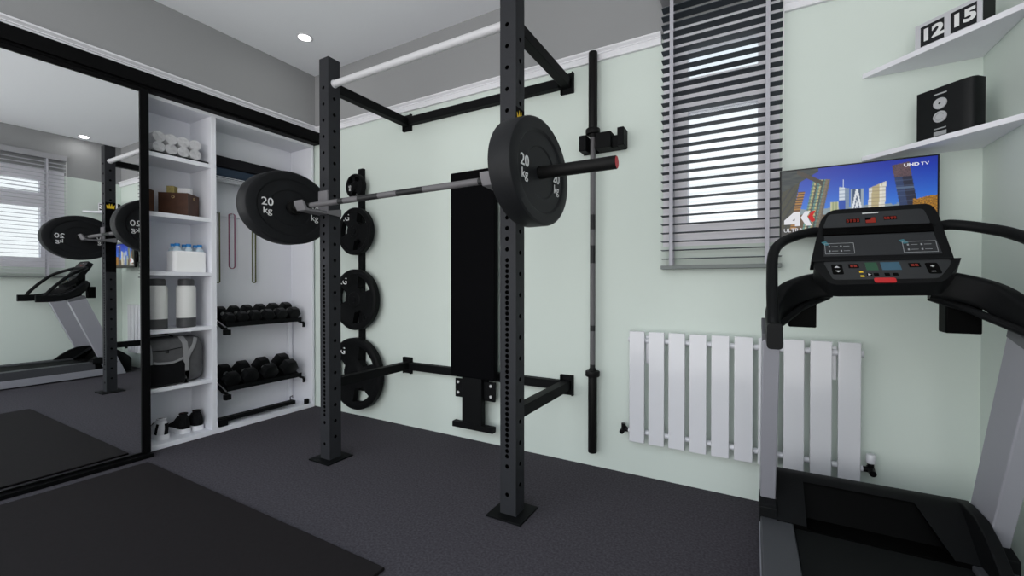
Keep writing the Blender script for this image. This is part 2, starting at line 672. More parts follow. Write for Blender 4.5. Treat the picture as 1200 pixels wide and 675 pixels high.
def wooden_box(loc, label):
    ex = Vector((BXC, BXS, 0))
    ey = Vector((-BXS, BXC, 0))
    B = Vector(loc)
    t = thing('storage_box', label, 'box', loc, 'dark wooden storage boxes')
    L, W, H, th = .165, .142, .1465, .008

    def q(a, b, z):
        return B + ex * a + ey * b + Vector((0, 0, z))

    def bx(mb, a0, a1, b0, b1, z0, z1):
        mb.hexa([q(a0, b0, z0), q(a1, b0, z0), q(a1, b1, z0), q(a0, b1, z0), q(a0, b0, z1), q(a1, b0, z1), q(a1, b1, z1), q(a0, b1, z1)])
    mb = MB()
    bx(mb, -L, 0, 0, W, .0005, th)
    bx(mb, -L, 0, 0, th, th, H)
    bx(mb, -L, 0, W - th, W, th, H)
    bx(mb, -L, -L + th, th, W - th, th, H)
    bx(mb, -th, 0, th, W - th, th, H)
    obj('box_body', mb, M['wood'], t)
    for a, b, d in ((-.082, -.001, -ey), (.001, W * .5, ex)):
        c = q(a, b, H - .027)
        side = ex if d == -ey else ey
        mb = MB()
        R = []
        for i in range(20):
            an = 2 * pi * i / 20
            ctr = c + side * (.0075 * cos(an)) + Vector((0, 0, .0075 * sin(an)))
            rad = (ctr - c).normalized()
            R.append([ctr + d * (.002 + .002 * cos(u)) + rad * (.0022 * sin(u)) for u in [2 * pi * k / 8 for k in range(8)]])
        mb.loft(R, closed=True)
        obj('ring_pull', mb, M['brass'], t)
    return t


wooden_box((-3.150, 1.370, S['basket']), 'dark wooden storage box with ring pulls holding a gold card and white paper')
wooden_box((-3.150, 1.122, S['basket']), 'dark wooden storage box half hidden behind the black door stile')


def slab_at(name, c, ang, w, d, h, m, label, cat, tilt=0):
    mb = MB().box(-w / 2, w / 2, -d / 2, d / 2, 0, h)
    o = obj(name, mb, m, None, .002)
    o.location = c
    o.rotation_euler = (tilt, 0, ang)
    return tag(o, label, cat)


Q0 = Vector((-3.150, 1.370, S['basket'] + .0085))
QX, QY = Vector((BXC, BXS, 0)), Vector((-BXS, BXC, 0))
slab_at('gift_box', Q0 - QX * .118 + QY * .070, .729, .042, .06, .188, M['gold_card'],
        'tall gold card box standing in the wooden box on the shelf', 'box')
slab_at('paper_pad', Q0 - QX * .050 + QY * .075, .729, .074, .03, .180, M['paper'],
        'white paper pad standing in the wooden box beside the gold card', 'paper')

# pack of bottled water
zw = S['water']
pk = thing('water_bottle_pack', 'white shrink-wrapped pack of water bottles with blue caps', 'water bottles', (-3.22, 1.385, zw))
mb = MB()
ring = []
x0, x1, y0, y1, rr = -3.262, -3.150, 1.292, 1.480, .022
for cx, cy, a0 in ((x1 - rr, y1 - rr, 0), (x0 + rr, y1 - rr, pi / 2), (x0 + rr, y0 + rr, pi), (x1 - rr, y0 + rr, 1.5 * pi)):
    for k in range(6):
        a = a0 + k * pi / 10
        ring.append((cx + rr * cos(a), cy + rr * sin(a)))
cx, cy = (x0 + x1) / 2, (y0 + y1) / 2
mb.loft([[(cx + (x - cx) * s, cy + (y - cy) * s, zw + h) for x, y in ring] for s, h in
         ((.96, .0005), (1, .008), (.99, .06), (1, .12), (.975, .130), (.90, .134))])
obj('shrink_wrap', mb, M['wrap'], pk, sub=0, ang=50)
for i in range(3):
    for j in range(2):
        x, y = -3.180 - j * .053, 1.323 + i * .0625
        b = obj('bottle', MB().lathe([(.025, .02), (.025, .135), (.022, .147), (.0125, .158), (.0125, .166)], (x, y, zw), (0, 0, 1), 20), M['bottle_neck'], pk)
        obj('cap', MB().lathe([(.0145, .164), (.0148, .178), (.013, .181), (.001, .181)], (x, y, zw), (0, 0, 1), 20), M['cap_blue'], b)

# two tall white drinking bottles
def jar(y, label):
    z = S['jar']
    x = -3.198
    t = thing('drinking_bottle', label, 'bottle', (x, y, z), 'white drinking bottles on the shelf')
    obj('body', MB().lathe([(.051, .062), (.0525, .064), (.0525, .248), (.050, .262), (.044, .268)], (x, y, z), (0, 0, 1), 40), M['jar_white'], t)
    obj('base_band', MB().lathe([(.048, .0005), (.0515, .004), (.052, .060), (.0515, .0635)], (x, y, z), (0, 0, 1), 40), M['jar_grey'], t)
    obj('lid', MB().lathe([(.041, .266), (.0425, .270), (.0425, .302), (.038, .310), (.001, .312)], (x, y, z), (0, 0, 1), 40), M['jar_grey'], t)


jar(1.222, 'tall white bottle with dark grey lid, next to the black door stile')
jar(1.378, 'tall white bottle with dark grey lid, nearer the wardrobe divider')

# holdall
zb = S['bag']
bg = thing('gym_bag', 'grey gym holdall with black lower pocket and pale webbing straps', 'bag', (-3.26, 1.30, zb))
def sup(cx, cz, hx, hz, e, n=28):
    r = []
    for i in range(n):
        a = 2 * pi * i / n
        c, s = cos(a), sin(a)
        r.append((cx + hx * math.copysign(abs(c) ** e, c), cz + hz * math.copysign(abs(s) ** e, s)))
    return r
mb = MB()
rings = []
for y, s in ((1.100, .80), (1.108, .90), (1.13, .97), (1.2, 1.0), (1.30, 1.01), (1.38, 1.0), (1.425, .965), (1.445, .9), (1.456, .78)):
    rings.append([(x, y, z) for x, z in sup(-3.262, zb + .148, .112 * s, .147 * (1 - (1 - s) * .6), .42)])
mb.loft(rings)
obj('bag_body', mb, M['bag_grey'], bg, ang=60)
mb = MB()
rings = []
for y, s in ((1.155, .86), (1.165, 1), (1.25, 1.04), (1.335, 1), (1.345, .86)):
    rings.append([(-3.151 + (.013 * s if f else -.03), y, zb + z) for f, z in ((0, .006), (1, .012), (1, .125 * s + .01), (1, .135 * s + .01), (0, .148))])
mb.loft(rings)
obj('lower_pocket', mb, M['bag_black'], bg, ang=60)
for y in (1.162, 1.352):
    mb = MB()
    mb.tube([(-3.24, y, zb + .004), (-3.147, y, zb + .004), (-3.142, y, zb + .08), (-3.142, y, zb + .2), (-3.150, y - .004, zb + .26), (-3.19, y - .010, zb + .298),
             (-3.27, y - .01, zb + .299)], 0, rect=(.030, .004), up=(1, 0, 1))
    obj('strap', mb, M['bag_strap'], bg)
mb = MB()
mb.tube(spline([(-3.1415, 1.352, zb + .15), (-3.1425, 1.375, zb + .2), (-3.150, 1.40, zb + .245), (-3.168, 1.415, zb + .285)]), 0, rect=(.022, .004), up=(1, 0, 0))
obj('handle_strap', mb, M['bag_strap'], bg)
mb = MB()
mb.tube(spline([(-3.1415, 1.18, zb + .155), (-3.136, 1.21, zb + .148), (-3.136, 1.28, zb + .146), (-3.138, 1.335, zb + .165)]), 0, rect=(.014, .004), up=(1, 0, 0))
obj('pocket_trim', mb, M['bag_strap'], bg)
mb = MB()
mb.tube([(-3.1475, 1.18, zb + .225), (-3.1475, 1.25, zb + .222), (-3.1475, 1.33, zb + .232)], .0025, n=8)
for y in (1.245, 1.255):
    mb.box(-3.148, -3.144, y, y + .005, zb + .205, zb + .223)
obj('zip', mb, M['bag_black'], bg)
mb = MB()
mb.tube(spline([(-3.19, 1.12, zb + .298), (-3.185, 1.14, zb + .318), (-3.185, 1.25, zb + .322), (-3.19, 1.30, zb + .302)]), .004, n=8)
obj('carry_handle', mb, M['bag_black'], bg)

# shoes
def shoe(loc, ang, label, up_m, accent, group):
    """toe towards local +x"""
    t = thing('training_shoe', label, 'shoe', (0, 0, 0), group)
    prof = [(-.092, .014, .086), (-.086, .024, .112), (-.068, .029, .126), (-.042, .030, .128), (-.016, .030, .112), (.008, .031, .090), (.036, .034, .068),
            (.064, .033, .056), (.082, .025, .047), (.091, .012, .040)]
    rings = []
    for x, w, h in prof:
        r = []
        for i in range(16):
            a = pi * i / 15
            c, q = cos(a), sin(a)
            wide = 1 - .24 * q ** 1.5 * min(1, max(0, (h - .05) / .06))
            r.append((x - .010 * q * (x < -.06), w * math.copysign(abs(c) ** .7, c) * wide, .030 + (h - .030) * abs(q) ** .7))
        rings.append(r)
    obj('upper', MB().loft(rings), up_m, t, ang=70)
    rings = []
    for x, w in ((-.096, .013), (-.090, .026), (-.068, .0325), (-.022, .031), (.016, .033), (.046, .0365), (.070, .034), (.087, .025), (.096, .011)):
        lift = .008 * max(0, (x - .03) / .065) ** 2
        rings.append([(x, w - .001, .003 + lift), (x, w + .001, .016 + lift), (x, w - .001, .034 + lift * .5), (x, -w + .001, .034 + lift * .5), (x, -w - .001, .016 + lift), (x, -w + .001, .003 + lift)])
    obj('sole', MB().loft(rings), M['sole'], t, ang=60)
    mb = MB()
    for k in range(4):
        x = -.004 + k * .014
        h = .1045 - k * .0115
        mb.tube([(x, -.016, h - .013), (x, -.006, h), (x + .003, .006, h), (x + .003, .016, h - .013)], .0024, n=6)
    obj('laces', mb, accent, t)
    mb = MB()
    rings = []
    for i in range(18):
        a = 2 * pi * i / 18
        c = Vector((-.056 + .033 * cos(a), .0165 * sin(a), .127 - .004 * cos(a)))
        rad = Vector((cos(a), sin(a), 0))
        rings.append([c + rad * (.005 * cos(u)) + Vector((0, 0, .006 * sin(u))) for u in [2 * pi * k / 8 for k in range(8)]])
    mb.loft(rings, closed=True)
    obj('collar', mb, up_m, t)
    mb = MB()
    mb.lathe([(.001, .0), (.026, .0005), (.001, .001)], (-.056, 0, .127), (0, 0, 1), 16, cap=False)
    obj('lining', mb, M['shoe_red'] if up_m == M['shoe_black'] else M['shoe_black'], t)
    for sd in (-1, 1):
        obj('heel_stripe', MB().tube([(-.050, sd * .0315, .036), (-.054, sd * .0295, .066), (-.058, sd * .0225, .100)], 0, rect=(.020, .003), up=(0, 1, 0)), accent, t)
    obj('heel_tab', MB().tube([(-.097, 0, .036), (-.1035, 0, .075), (-.1015, 0, .105)], 0, rect=(.022, .004), up=(1, 0, 0)), accent, t)
    t.location = loc
    t.rotation_euler = (0, 0, ang)
    return t


zs = S['shoe'] - .0025
shoe((-3.297, 1.374, zs), pi + .05, 'black training shoe with white sole, between the white shoe and its black mate', M['shoe_black'], M['bag_black'], 'black training shoes')
shoe((-3.297, 1.453, zs), pi, 'black training shoe with white sole, against the wardrobe divider', M['shoe_black'], M['bag_black'], 'black training shoes')
shoe((-3.285, 1.242, zs), pi + .2, 'white and black training shoe beside the black pair', M['shoe_white'], M['shoe_black'], 'white training shoes')
shoe((-3.290, 1.150, zs), pi + .1, 'white and black training shoe mostly hidden by the door stile', M['shoe_white'], M['shoe_black'], 'white training shoes')

# wire shelf with folded exercise mats
ws = thing('wire_shelf', 'white wire shelf at the top of the open wardrobe bay', 'shelf', (-3.31, 1.88, 1.72))
mb = MB()
for i in range(6):
    x = -3.235 - i * .030
    mb.cyl((x, 1.527, 1.742), (x, 2.234, 1.742), .0028, n=8)
for z in (1.722, 1.732, 1.752):
    mb.cyl((-3.232, 1.527, z), (-3.232, 2.234, z), .0028, n=8)
for k in range(4):
    y = 1.56 + k * .215
    mb.cyl((-3.39, y, 1.737), (-3.232, y, 1.737), .0028, n=8)
    mb.cyl((-3.232, y, 1.722), (-3.232, y, 1.752), .0028, n=8)
obj('wires', mb, M['wire'], ws)
obj('end_bracket', MB().box(-3.235, -3.205, 1.527, 1.565, 1.738, 1.775), M['wire'], ws, .003)
single('folded_mat', MB().box(-3.385, -3.225, 1.568, 2.215, 1.7555, 1.818), M['navy'], 'folded navy blue exercise mat lying on the wire shelf', 'mat', bev=.012)
single('folded_mat', MB().box(-3.385, -3.215, 1.545, 2.225, 1.8185, 1.895), M['foam_black'], 'folded black exercise mat on top of the navy one', 'mat', bev=.012)

# resistance bands on a rail
br = thing('band_rail', 'slim white hook rail on the wardrobe back holding resistance bands', 'rail', (-3.39, 1.75, 1.51))
obj('rail', MB().box(-3.3995, -3.385, 1.535, 2.02, 1.500, 1.530), M['cab_white'], br, .002)
for y in (1.648, 1.745, 1.905):
    obj('peg', MB().tube([(-3.386, y, 1.515), (-3.352, y, 1.515), (-3.346, y, 1.524)], .004, n=8), M['wire'], br)


def band(y, zb, w, m, label, top=1.5235):
    mb = MB()
    pts = []
    n = 14
    for i in range(n + 1):
        a = pi * i / n
        pts.append((-3.362, y + w * cos(a), top - w * .6 + w * .6 * sin(a)))
    for i in range(n + 1):
        a = pi + pi * i / n
        pts.append((-3.362, y + w * cos(a), zb + w + w * sin(a)))
    R = []
    for i, p in enumerate(pts):
        p = Vector(p)
        c = Vector((-3.362, y, min(max(p.z, zb + w), top - w * .6)))
        rad = (p - c).normalized() if (p - c).length > 1e-6 else Vector((0, 1, 0))
        R.append([p + rad * a + Vector((b, 0, 0)) for a, b in ((.0026, -.005), (.0026, .005), (-.0026, .005), (-.0026, -.005))])
    mb.loft(R, closed=True)
    single('resistance_band', mb, m, label, 'resistance band', 'resistance bands in the wardrobe')


band(1.745, 1.118, .020, M['band_pink'], 'mauve pink resistance band loop hanging in the open wardrobe bay', 1.5225)
band(1.648, 1.012, .012, M['band_olive'], 'olive resistance band loop hanging close to the wardrobe divider', 1.5215)
band(1.905, 1.012, .012, M['band_olive'], 'olive resistance band loop hanging below the left barbell plate', 1.5215)

# dumbbell rack
dk = thing('dumbbell_rack', 'black three-tier dumbbell rack inside the open wardrobe bay', 'dumbbell rack', (-3.27, 1.88, .03))
TIERS = []      # (front bar z, slope)


def tier(y0, y1, xf, zf, xr, zr, lip=.02):
    mb = MB()
    # sloped tray
    mb.hexa([(xr, y0, zr - .006), (xf, y0, zf - .006), (xf, y1, zf - .006), (xr, y1, zr - .006),
             (xr, y0, zr), (xf, y0, zf), (xf, y1, zf), (xr, y1, zr)])
    mb.box(xf, xf + .006, y0, y1, zf - .012, zf + lip)
    obj('tray', mb, M['steel_black'], dk)
    for y in (y0 - .016, y1 + .001):
        m2 = MB()
        m2.tube([(xr, y + .0075, zr - .02), (xf - .02, y + .0075, zf - .020), (xf + .012, y + .0075, zf - .020), (xf + .022, y + .0075, zf - .032), (xf + .022, y + .0075, zf - .058)],
                0, rect=(.015, .020), up=(0, 1, 0))
        obj('side_arm', m2, M['steel_black'], dk)
    m2 = MB().box(xf + .012, xf + .048, y0 - .03, y0 + .008, zf - .062, zf - .026)
    obj('arm_cap', m2, M['steel_black'], dk, .002)


tier(1.62, 2.188, -3.20, .712, -3.375, .775)
tier(1.62, 2.188, -3.20, .262, -3.375, .330)
mb = MB().box(-3.215, -3.165, 1.555, 2.115, .050, .078)
obj('foot_bar', mb, M['steel_black'], dk, .002)
obj('foot_bracket', MB().box(-3.165, -3.140, 1.545, 1.60, .0305, .075), M['steel_black'], dk, .002)
obj('foot_bracket', MB().box(-3.165, -3.140, 2.185, 2.215, .0305, .070), M['steel_black'], dk, .002)
obj('hook_tab', MB().tube([(-3.19, 2.085, .076), (-3.19, 2.085, .110), (-3.19, 2.105, .112), (-3.19, 2.105, .100)], .004, n=8), M['steel_black'], dk)
for y in (1.60, 2.195):
    obj('upright', MB().box(-3.398, -3.372, y, y + .03, .0305, .80), M['cab_white'], dk, .002)


def hex_head(mb, c0, c1, r, up):
    c0, c1 = Vector(c0), Vector(c1)
    d = (c1 - c0).normalized()
    u = (Vector(up) - d * d.dot(Vector(up))).normalized()
    w = d.cross(u)
    L = (c1 - c0).length
    rings = []
    for h, s in ((0, .72), (.10, .95), (.22, 1), (.8, 1), (.92, .95), (1, .78)):
        rings.append([c0 + d * (L * h) + r * s * (cos(a) * w + sin(a) * u) for a in [pi / 3 * k for k in range(6)]])
    mb.loft(rings)
    return mb


def dumbbell(y, r, hl, total, xf, zf, slope, label, group, twist=0.0, name='dumbbell'):
    t = thing('dumbbell', label, 'dumbbell', (0, 0, 0), group)
    h = total / 2
    o = obj('handle', MB().cyl((-h + hl * .9, 0, 0), (h - hl * .9, 0, 0), r * .30, n=16), M['handle_steel'], t)
    for s in (-1, 1):
        m2 = hex_head(MB(), (s * (h - hl), 0, 0), (s * h, 0, 0), r, (0, 0, 1))
        obj('head', m2, M['dumbbell'], t)
    d = Vector((-cos(slope), 0, sin(slope)))
    nrm = Vector((sin(slope), 0, cos(slope)))
    c = Vector((xf, y, zf)) + d * (h + .010) + nrm * (r * .8665 + .0012)
    t.location = c
    t.rotation_euler = (0, slope, 0)
    return t


sl = math.atan2(.063, .175)
names6 = ['against the divider', 'second from the divider', 'third from the divider', 'fourth from the divider', 'fifth from the divider', 'at the far end']
for i, y in enumerate((1.648, 1.738, 1.830, 1.928, 2.03, 2.136)):
    r = .0425 + .0018 * i
    dumbbell(y, r, .058 + .002 * i, .175, -3.20, .712, sl, 'black hex dumbbell on the upper rack tier, %s' % names6[i], 'dumbbells on the upper tier')
names4 = ['against the divider', 'second from the divider', 'third from the divider', 'at the far end']
sl = math.atan2(.068, .175)
for i, y in enumerate((1.665, 1.79, 1.935, 2.095)):
    r = .058 + .004 * i
    dumbbell(y, r, .068 + .003 * i, .185, -3.20, .262, sl, 'large black hex dumbbell on the lower rack tier, %s' % names4[i], 'dumbbells on the lower tier')

# ------------------------------------------------------------------ squat rack
PX = (-2.111, -.913)
PY, PW, PT = 1.627, .0387, 2.278
rk = thing('squat_rack', 'charcoal steel wall-mounted squat rack with two uprights and white pull-up bar', 'squat rack', (-1.512, 1.9, 0))


def frange(a, b, s):
    o = []
    while a < b + 1e-6:
        o.append(a)
        a += s
    return o


for X in PX:
    mb = MB().box(X - PW, X + PW, PY - PW, PY + PW, .008, PT)
    p = obj('upright', mb, M['steel_dark'], None)
    cut = MB()
    zz = frange(1.47, 2.15, .0915 / 2)
    zz = [1.470 + .0915 * k for k in range(8)] + [1.424 - .0457 * k for k in range(8)] + [1.08 - .0228 * k for k in range(37)] + [.215, .093]
    for z in zz:
        if z < 2.2:
            cut.cyl((X - .004, PY - PW - .01, z), (X - .004, PY - PW + .016, z), .0096, n=12)
    for s in (-1, 1):
        for k in range(23):
            z = 2.052 - .0915 * k
            if z > .05:
                cut.cyl((X + s * (PW + .01), PY, z), (X + s * (PW - .016), PY, z), .0096, n=12)
    boolean_cut(p, cut)
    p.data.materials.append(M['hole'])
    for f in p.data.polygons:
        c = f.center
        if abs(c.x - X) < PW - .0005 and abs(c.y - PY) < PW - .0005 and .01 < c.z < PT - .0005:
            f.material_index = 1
    off = wloc(rk)
    p.data.transform(Matrix.Translation(-off))
    p.parent = rk
    obj('base_plate', MB().box(X - .084, X + .084, PY - .084, PY + .084, .0005, .008), M['steel_black'], rk, .001)
    for zc in (2.130, .431):
        # arm back to the wall, its U bracket and wall plate
        obj('wall_arm', MB().box(X - .025, X + .025, PY + PW, YB - .008, zc - .026, zc + .026), M['steel_black'], rk, .002)
        mb = MB().box(X - .040, X + .040, YB - .0075, YB - .0005, zc - .057, zc + .057)
        for s in (-1, 1):
            mb.box(X + s * .034 - .0035, X + s * .034 + .0035, YB - .022, YB - .0075, zc - .057, zc + .057)
        obj('wall_bracket', mb, M['steel_black'], rk, .001)
for zc in (2.130, .431):
    obj('cross_bar', MB().box(PX[0] + .040, PX[1] - .040, YB - .045, YB - .0006, zc - .025, zc + .025), M['steel_black'], rk, .002)
mb = MB().lathe([(.0188, 0), (.0188, PX[1] - PX[0] - 2 * PW - .001)], (PX[0] + PW + .0005, PY, 2.137), (1, 0, 0), 28)
pb = obj('pull_up_bar', mb, M['pull_white'], rk)
for X, sg in ((PX[0] + PW, 1), (PX[1] - PW, -1)):
    obj('flange', MB().lathe([(.0188, .0004), (.0225, .0004), (.0225, .004), (.0188, .005)], (X, PY, 2.137), (sg, 0, 0), 28, cap=False), M['pull_white'], pb)
# black crown badge on both cheeks of the near upright
for s in (-1, 1):
    X = PX[1] + s * (PW + .0006)
    bd = obj('badge_panel', MB().box(min(X, X - s * .0012), max(X, X - s * .0012), PY - PW + .001, PY + PW - .001, (1.30 if s > 0 else 1.115), 1.757), M['vinyl'], rk)
    mb = MB()
    yc, z0 = PY, 1.700
    cr = [(-.026, 0), (.026, 0), (.030, .034), (.015, .018), (.009, .046), (0, .020), (-.009, .046), (-.015, .018), (-.030, .034)]
    mb.prism([(yc + a, z0 + b) for a, b in cr], 'x', X, X + s * .0008)
    obj('crown_print', mb, M['yellow'], bd)

# barbell hooks
HB_Y, HB_Z = 1.475, 1.4250


def hook(X, label):
    t = thing('barbell_hook', label, 'rack hook', (X, 1.55, 1.39), 'barbell hooks on the rack')
    yf = PY - PW - .0006
    zt = HB_Z - .0155
    mb = MB()
    mb.box(X - PW, X + PW, yf - .010, yf, zt - .004, zt + .118)
    obj('back_plate', mb, M['hook_grey'], t, .002)
    mb = MB()
    prof = [(yf - .010, zt), (HB_Y - .017, zt), (HB_Y - .036, zt + .034), (HB_Y - .048, zt + .040), (HB_Y - .047, zt + .026), (HB_Y - .027, zt - .012), (yf - .010, zt - .018)]
    mb.prism(prof, 'x', X - PW, X + PW)
    obj('tray', mb, M['hook_grey'], t, .002)
    mb = MB()
    mb.prism([(yf - .012, zt - .016), (yf - .012, zt + .002), (PY + PW, zt + .022), (PY + PW, zt - .022)], 'x', X + PW + .0022, X + PW + .009)
    mb.prism([(yf - .012, zt - .016), (yf - .012, zt + .002), (PY + PW, zt + .022), (PY + PW, zt - .022)], 'x', X - PW - .009, X - PW - .0022)
    obj('side_cheek', mb, M['hook_grey'], t)
    return t


hook(PX[0], 'grey J-shaped barbell hook on the rack upright nearer the wardrobe')
hook(PX[1], 'grey J-shaped barbell hook on the rack upright nearer the treadmill')


# ------------------------------------------------------------------ barbells
def barbell(label, half, sleeve, segs):
    """along local x, centred"""
    t = thing('barbell', label, 'barbell', (0, 0, 0))
    mb = MB()
    a = half - sleeve
    n = 20
    xs = sorted(set([-a - .05, a + .05] + [s[0] for s in segs] + [s[1] for s in segs]))
    rings = [[(x, .0145 * cos(2 * pi * i / n), .0145 * sin(2 * pi * i / n)) for i in range(n)] for x in xs]
    R = [[mb.v(p) for p in r] for r in rings]
    for k in range(len(xs) - 1):
        c = (xs[k] + xs[k + 1]) / 2
        mb.mi = 1 if any(s[0] < c < s[1] for s in segs) else 0
        for i in range(n):
            mb.face([R[k][i], R[k][(i + 1) % n], R[k + 1][(i + 1) % n], R[k + 1][i]])
    mb.face(R[0])
    mb.face(R[-1])
    obj('shaft', mb, [M['chrome_grey'], M['bar_dark']], t)
    for s in (-1, 1):
        obj('sleeve', MB().lathe([(.0148, a - .02), (.0235, a), (.0235, half - .003), (.0215, half)], (0, 0, 0), (s, 0, 0), 28, cap=False), M['sleeve'], t)
        obj('flange', MB().lathe([(.0240, a - .004), (.037, a - .002), (.0385, a + .004), (.0385, a + .022), (.036, a + .026), (.0240, a + .027)], (0, 0, 0), (s, 0, 0), 32, cap=False), M['sleeve'], t)
        e = obj('end_cap', MB().lathe([(.021, half - .002), (.021, half + .0005), (.001, half + .0005)], (0, 0, 0), (s, 0, 0), 24), M['red_cap'], t)
        e['label'] = 'red end cap'
    return t


BC = -1.5055
bb = barbell('loaded black barbell resting on the rack hooks with grey knurled shaft', 1.0945, .400,
             [(-.055 - .14, -.055), (.065, .225), (-.34, -.30), (.52, .56), (-.70, -.56)])
bb.location = (BC, HB_Y, HB_Z)

vb = barbell('black barbell hung upright on the wall holder beside the radiator', 1.075, .437,
             [(-.70, -.60), (-.055, .04), (.125, .205), (-.42, -.39)])
VX, VY = -.748, 2.217
vb.location = (VX, VY, .094 + 1.075)
vb.rotation_euler = (0, -pi / 2, 0)
for ch in vb.children:
    if ch.name.startswith('end_cap'):
        ch.data.materials[0] = M['sleeve']
        if 'label' in ch:
            del ch['label']

# ------------------------------------------------------------------ bumper plates
def bumper(xa, label):
    """plate occupying xa .. xa+T along x"""
    R, TH = .201, .092
    t = thing('weight_plate', label, 'weight plate', (xa + TH / 2, HB_Y, HB_Z - R), 'twenty kilo bumper plates')
    half = [(.0250, .034), (.094, .034), (.099, .0385), (.149, .0385), (.156, TH / 2 - .001), (.160, TH / 2), (.191, TH / 2), (.1985, TH / 2 - .004), (R, TH / 2 - .011)]
    prof = [(r, -h) for r, h in half] + [(r, h) for r, h in reversed(half)]
    mb = MB().lathe(prof + [(.0250, -.034)], (xa + TH / 2, HB_Y, HB_Z), (1, 0, 0), 72, cap=False)
    for v in mb.bm.verts:
        v.co.y = HB_Y + (v.co.y - HB_Y) * 1.28
    body = obj('plate_body', mb, M['rubber'], t, ang=25)
    for s, rot in ((1, FACE_POS_X), (-1, FACE_NEG_X)):
        xf = xa + TH / 2 + s * .0390
        for dy, dz in ((-s * .138, -.010), (s * .140, -.016)):
            text_obj('lettering', '20', .058, (xf, HB_Y + dy, HB_Z + dz + .022), rot, M['letter'], body, bold=.0003, sx=1.16)
            text_obj('lettering', 'kg', .048, (xf, HB_Y + dy, HB_Z + dz - .024), rot, M['letter'], body, bold=.0003, sx=1.16)
    return t


bumper(-.693 - .092, 'black 20 kg bumper plate on the barbell end nearer the treadmill')
bumper(-2.226 - .092, 'black 20 kg bumper plate on the barbell end nearer the wardrobe')

# ------------------------------------------------------------------ plate tree on the wall
TX = -2.563
ptree = thing('plate_tree', 'black wall-mounted plate storage post with pegs, behind the far rack upright', 'plate rack', (TX, 2.24, .2))
obj('post', MB().box(TX - .025, TX + .025, 2.238, YB - .0005, .20, 1.868), M['steel_black'], ptree, .004)
PK = TX - .014
pegs = ((.336, 2.182), (.887, 2.182), (1.394, 2.182), (1.730, 2.188))
for z, yt in pegs:
    obj('peg', MB().cyl((PK, 2.240, z), (PK, yt, z), .0225, n=24), M['steel_black'], ptree)
#         z     R    thick  y0     size, where
STORE = [(.336, .267, .046, 2.187, 'largest black grip plate with cut-outs, on the lowest peg of the storage post'),
         (.887, .226, .046, 2.187, 'large black grip plate with cut-outs, second from the floor on the storage post'),
         (1.394, .176, .044, 2.187, 'medium black grip plate with cut-outs, third from the floor on the storage post'),
         (1.730, .091, .038, 2.192, 'smallest black grip plate, on the topmost peg of the storage post')]
for z, R, th, y0, lab in STORE:
    t = thing('weight_plate', lab, 'weight plate', (PK, y0 + th / 2, z - R), 'grip plates on the storage post')
    ri = max(R * .24, .030)
    prof = [(.0238, -.002), (ri, -.002), (ri * 1.12, .003), (R * .81, .003), (R * .84, -.0015), (R * .96, -.0015), (R, .004),
            (R, th - .004), (R * .96, th), (.0238, th), (.0238, -.002)]
    o = obj('plate_body', MB().lathe([(r, h) for r, h in prof], (PK, y0, z), (0, 1, 0), 64, cap=False), M['iron'], None, ang=25)
    cut = MB()
    for a0 in ((50, 170, 290) if R > .1 else (60, 130, 270)):
        ring = []
        for k in range(7):
            a = radians(a0 - 25 + 50 * k / 6)
            ring.append((R * .79 * cos(a), R * .79 * sin(a)))
        for k in range(5):
            a = radians(a0 + 18 - 36 * k / 4)
            ring.append((R * .42 * cos(a), R * .42 * sin(a)))
        cut.prism([(PK + p, z + q) for p, q in ring], 'y', y0 - .05, y0 + th + .05)
    boolean_cut(o, cut)
    o.data.transform(Matrix.Translation(-wloc(t)))
    o.parent = t
    if R < .1:
        text_obj('lettering', 'KG', .030, (PK - R * .50, y0 + .0026, z - R * .12), FACE_NEG_Y @ Matrix.Rotation(pi / 2, 4, 'Z'), M['letter'], o, bold=.0004)
    else:
        text_obj('lettering', 'KG', .072, (PK - R * .55, y0 + .0026, z + R * .60), FACE_NEG_Y, M['letter'], o, bold=.0004)

# ------------------------------------------------------------------ folding bench stowed against the wall
fb = thing('folding_bench', 'black padded bench folded up flat against the green wall', 'bench', (-1.5, 2.22, .08))
mb = MB().box(-1.664, -1.336, 2.162, 2.211, .42, 1.70)
obj('pad', mb, M['vinyl'], fb, .010, 3)
mb = MB().box(-1.650, -1.350, 2.2115, 2.2212, .425, 1.695)
obj('pad_board', mb, M['steel_black'], fb)
mb = MB().box(-1.645, -1.352, 2.190, 2.205, .288, .404)
pl = obj('mounting_plate', mb, M['steel_black'], fb, .001)
for x in (-1.622, -1.378):
    for z in (.318, .383):
        obj('bolt', MB().cyl((x, 2.1895, z), (x, 2.1850, z), .0095, n=6), M['bolt'], pl)
obj('stem', MB().box(-1.575, -1.430, 2.165, 2.206, .13, .424), M['steel_black'], fb, .002)
obj('wall_spacer', MB().box(-1.56, -1.44, 2.206, YB - .0005, .30, .40), M['steel_black'], fb)
obj('wall_spacer', MB().box(-1.56, -1.44, 2.2212, YB - .0005, 1.2, 1.3), M['steel_black'], fb)
obj('foot_bar', MB().box(-1.648, -1.348, 2.16, 2.20, .105, .140), M['steel_black'], fb, .002)

# ------------------------------------------------------------------ barbell wall holder
hd = thing('barbell_holder', 'black two-slot wall holder gripping the upright barbell', 'wall holder', (-.70, 2.24, 1.72))
obj('wall_plate', MB().box(-.815, -.578, YB - .012, YB - .0005, 1.712, 1.795), M['steel_black'], hd, .002)
for x0, x1, zt in ((-.812, -.773, 1.795), (-.722, -.640, 1.795), (-.606, -.572, 1.805)):
    obj('prong', MB().box(x0, x1, 2.175, YB - .012, 1.712, zt), M['steel_black'], hd, .003)
obj('slot_bridge', MB().box(-.640, -.606, 2.20, YB - .012, 1.712, 1.772), M['steel_black'], hd, .002)

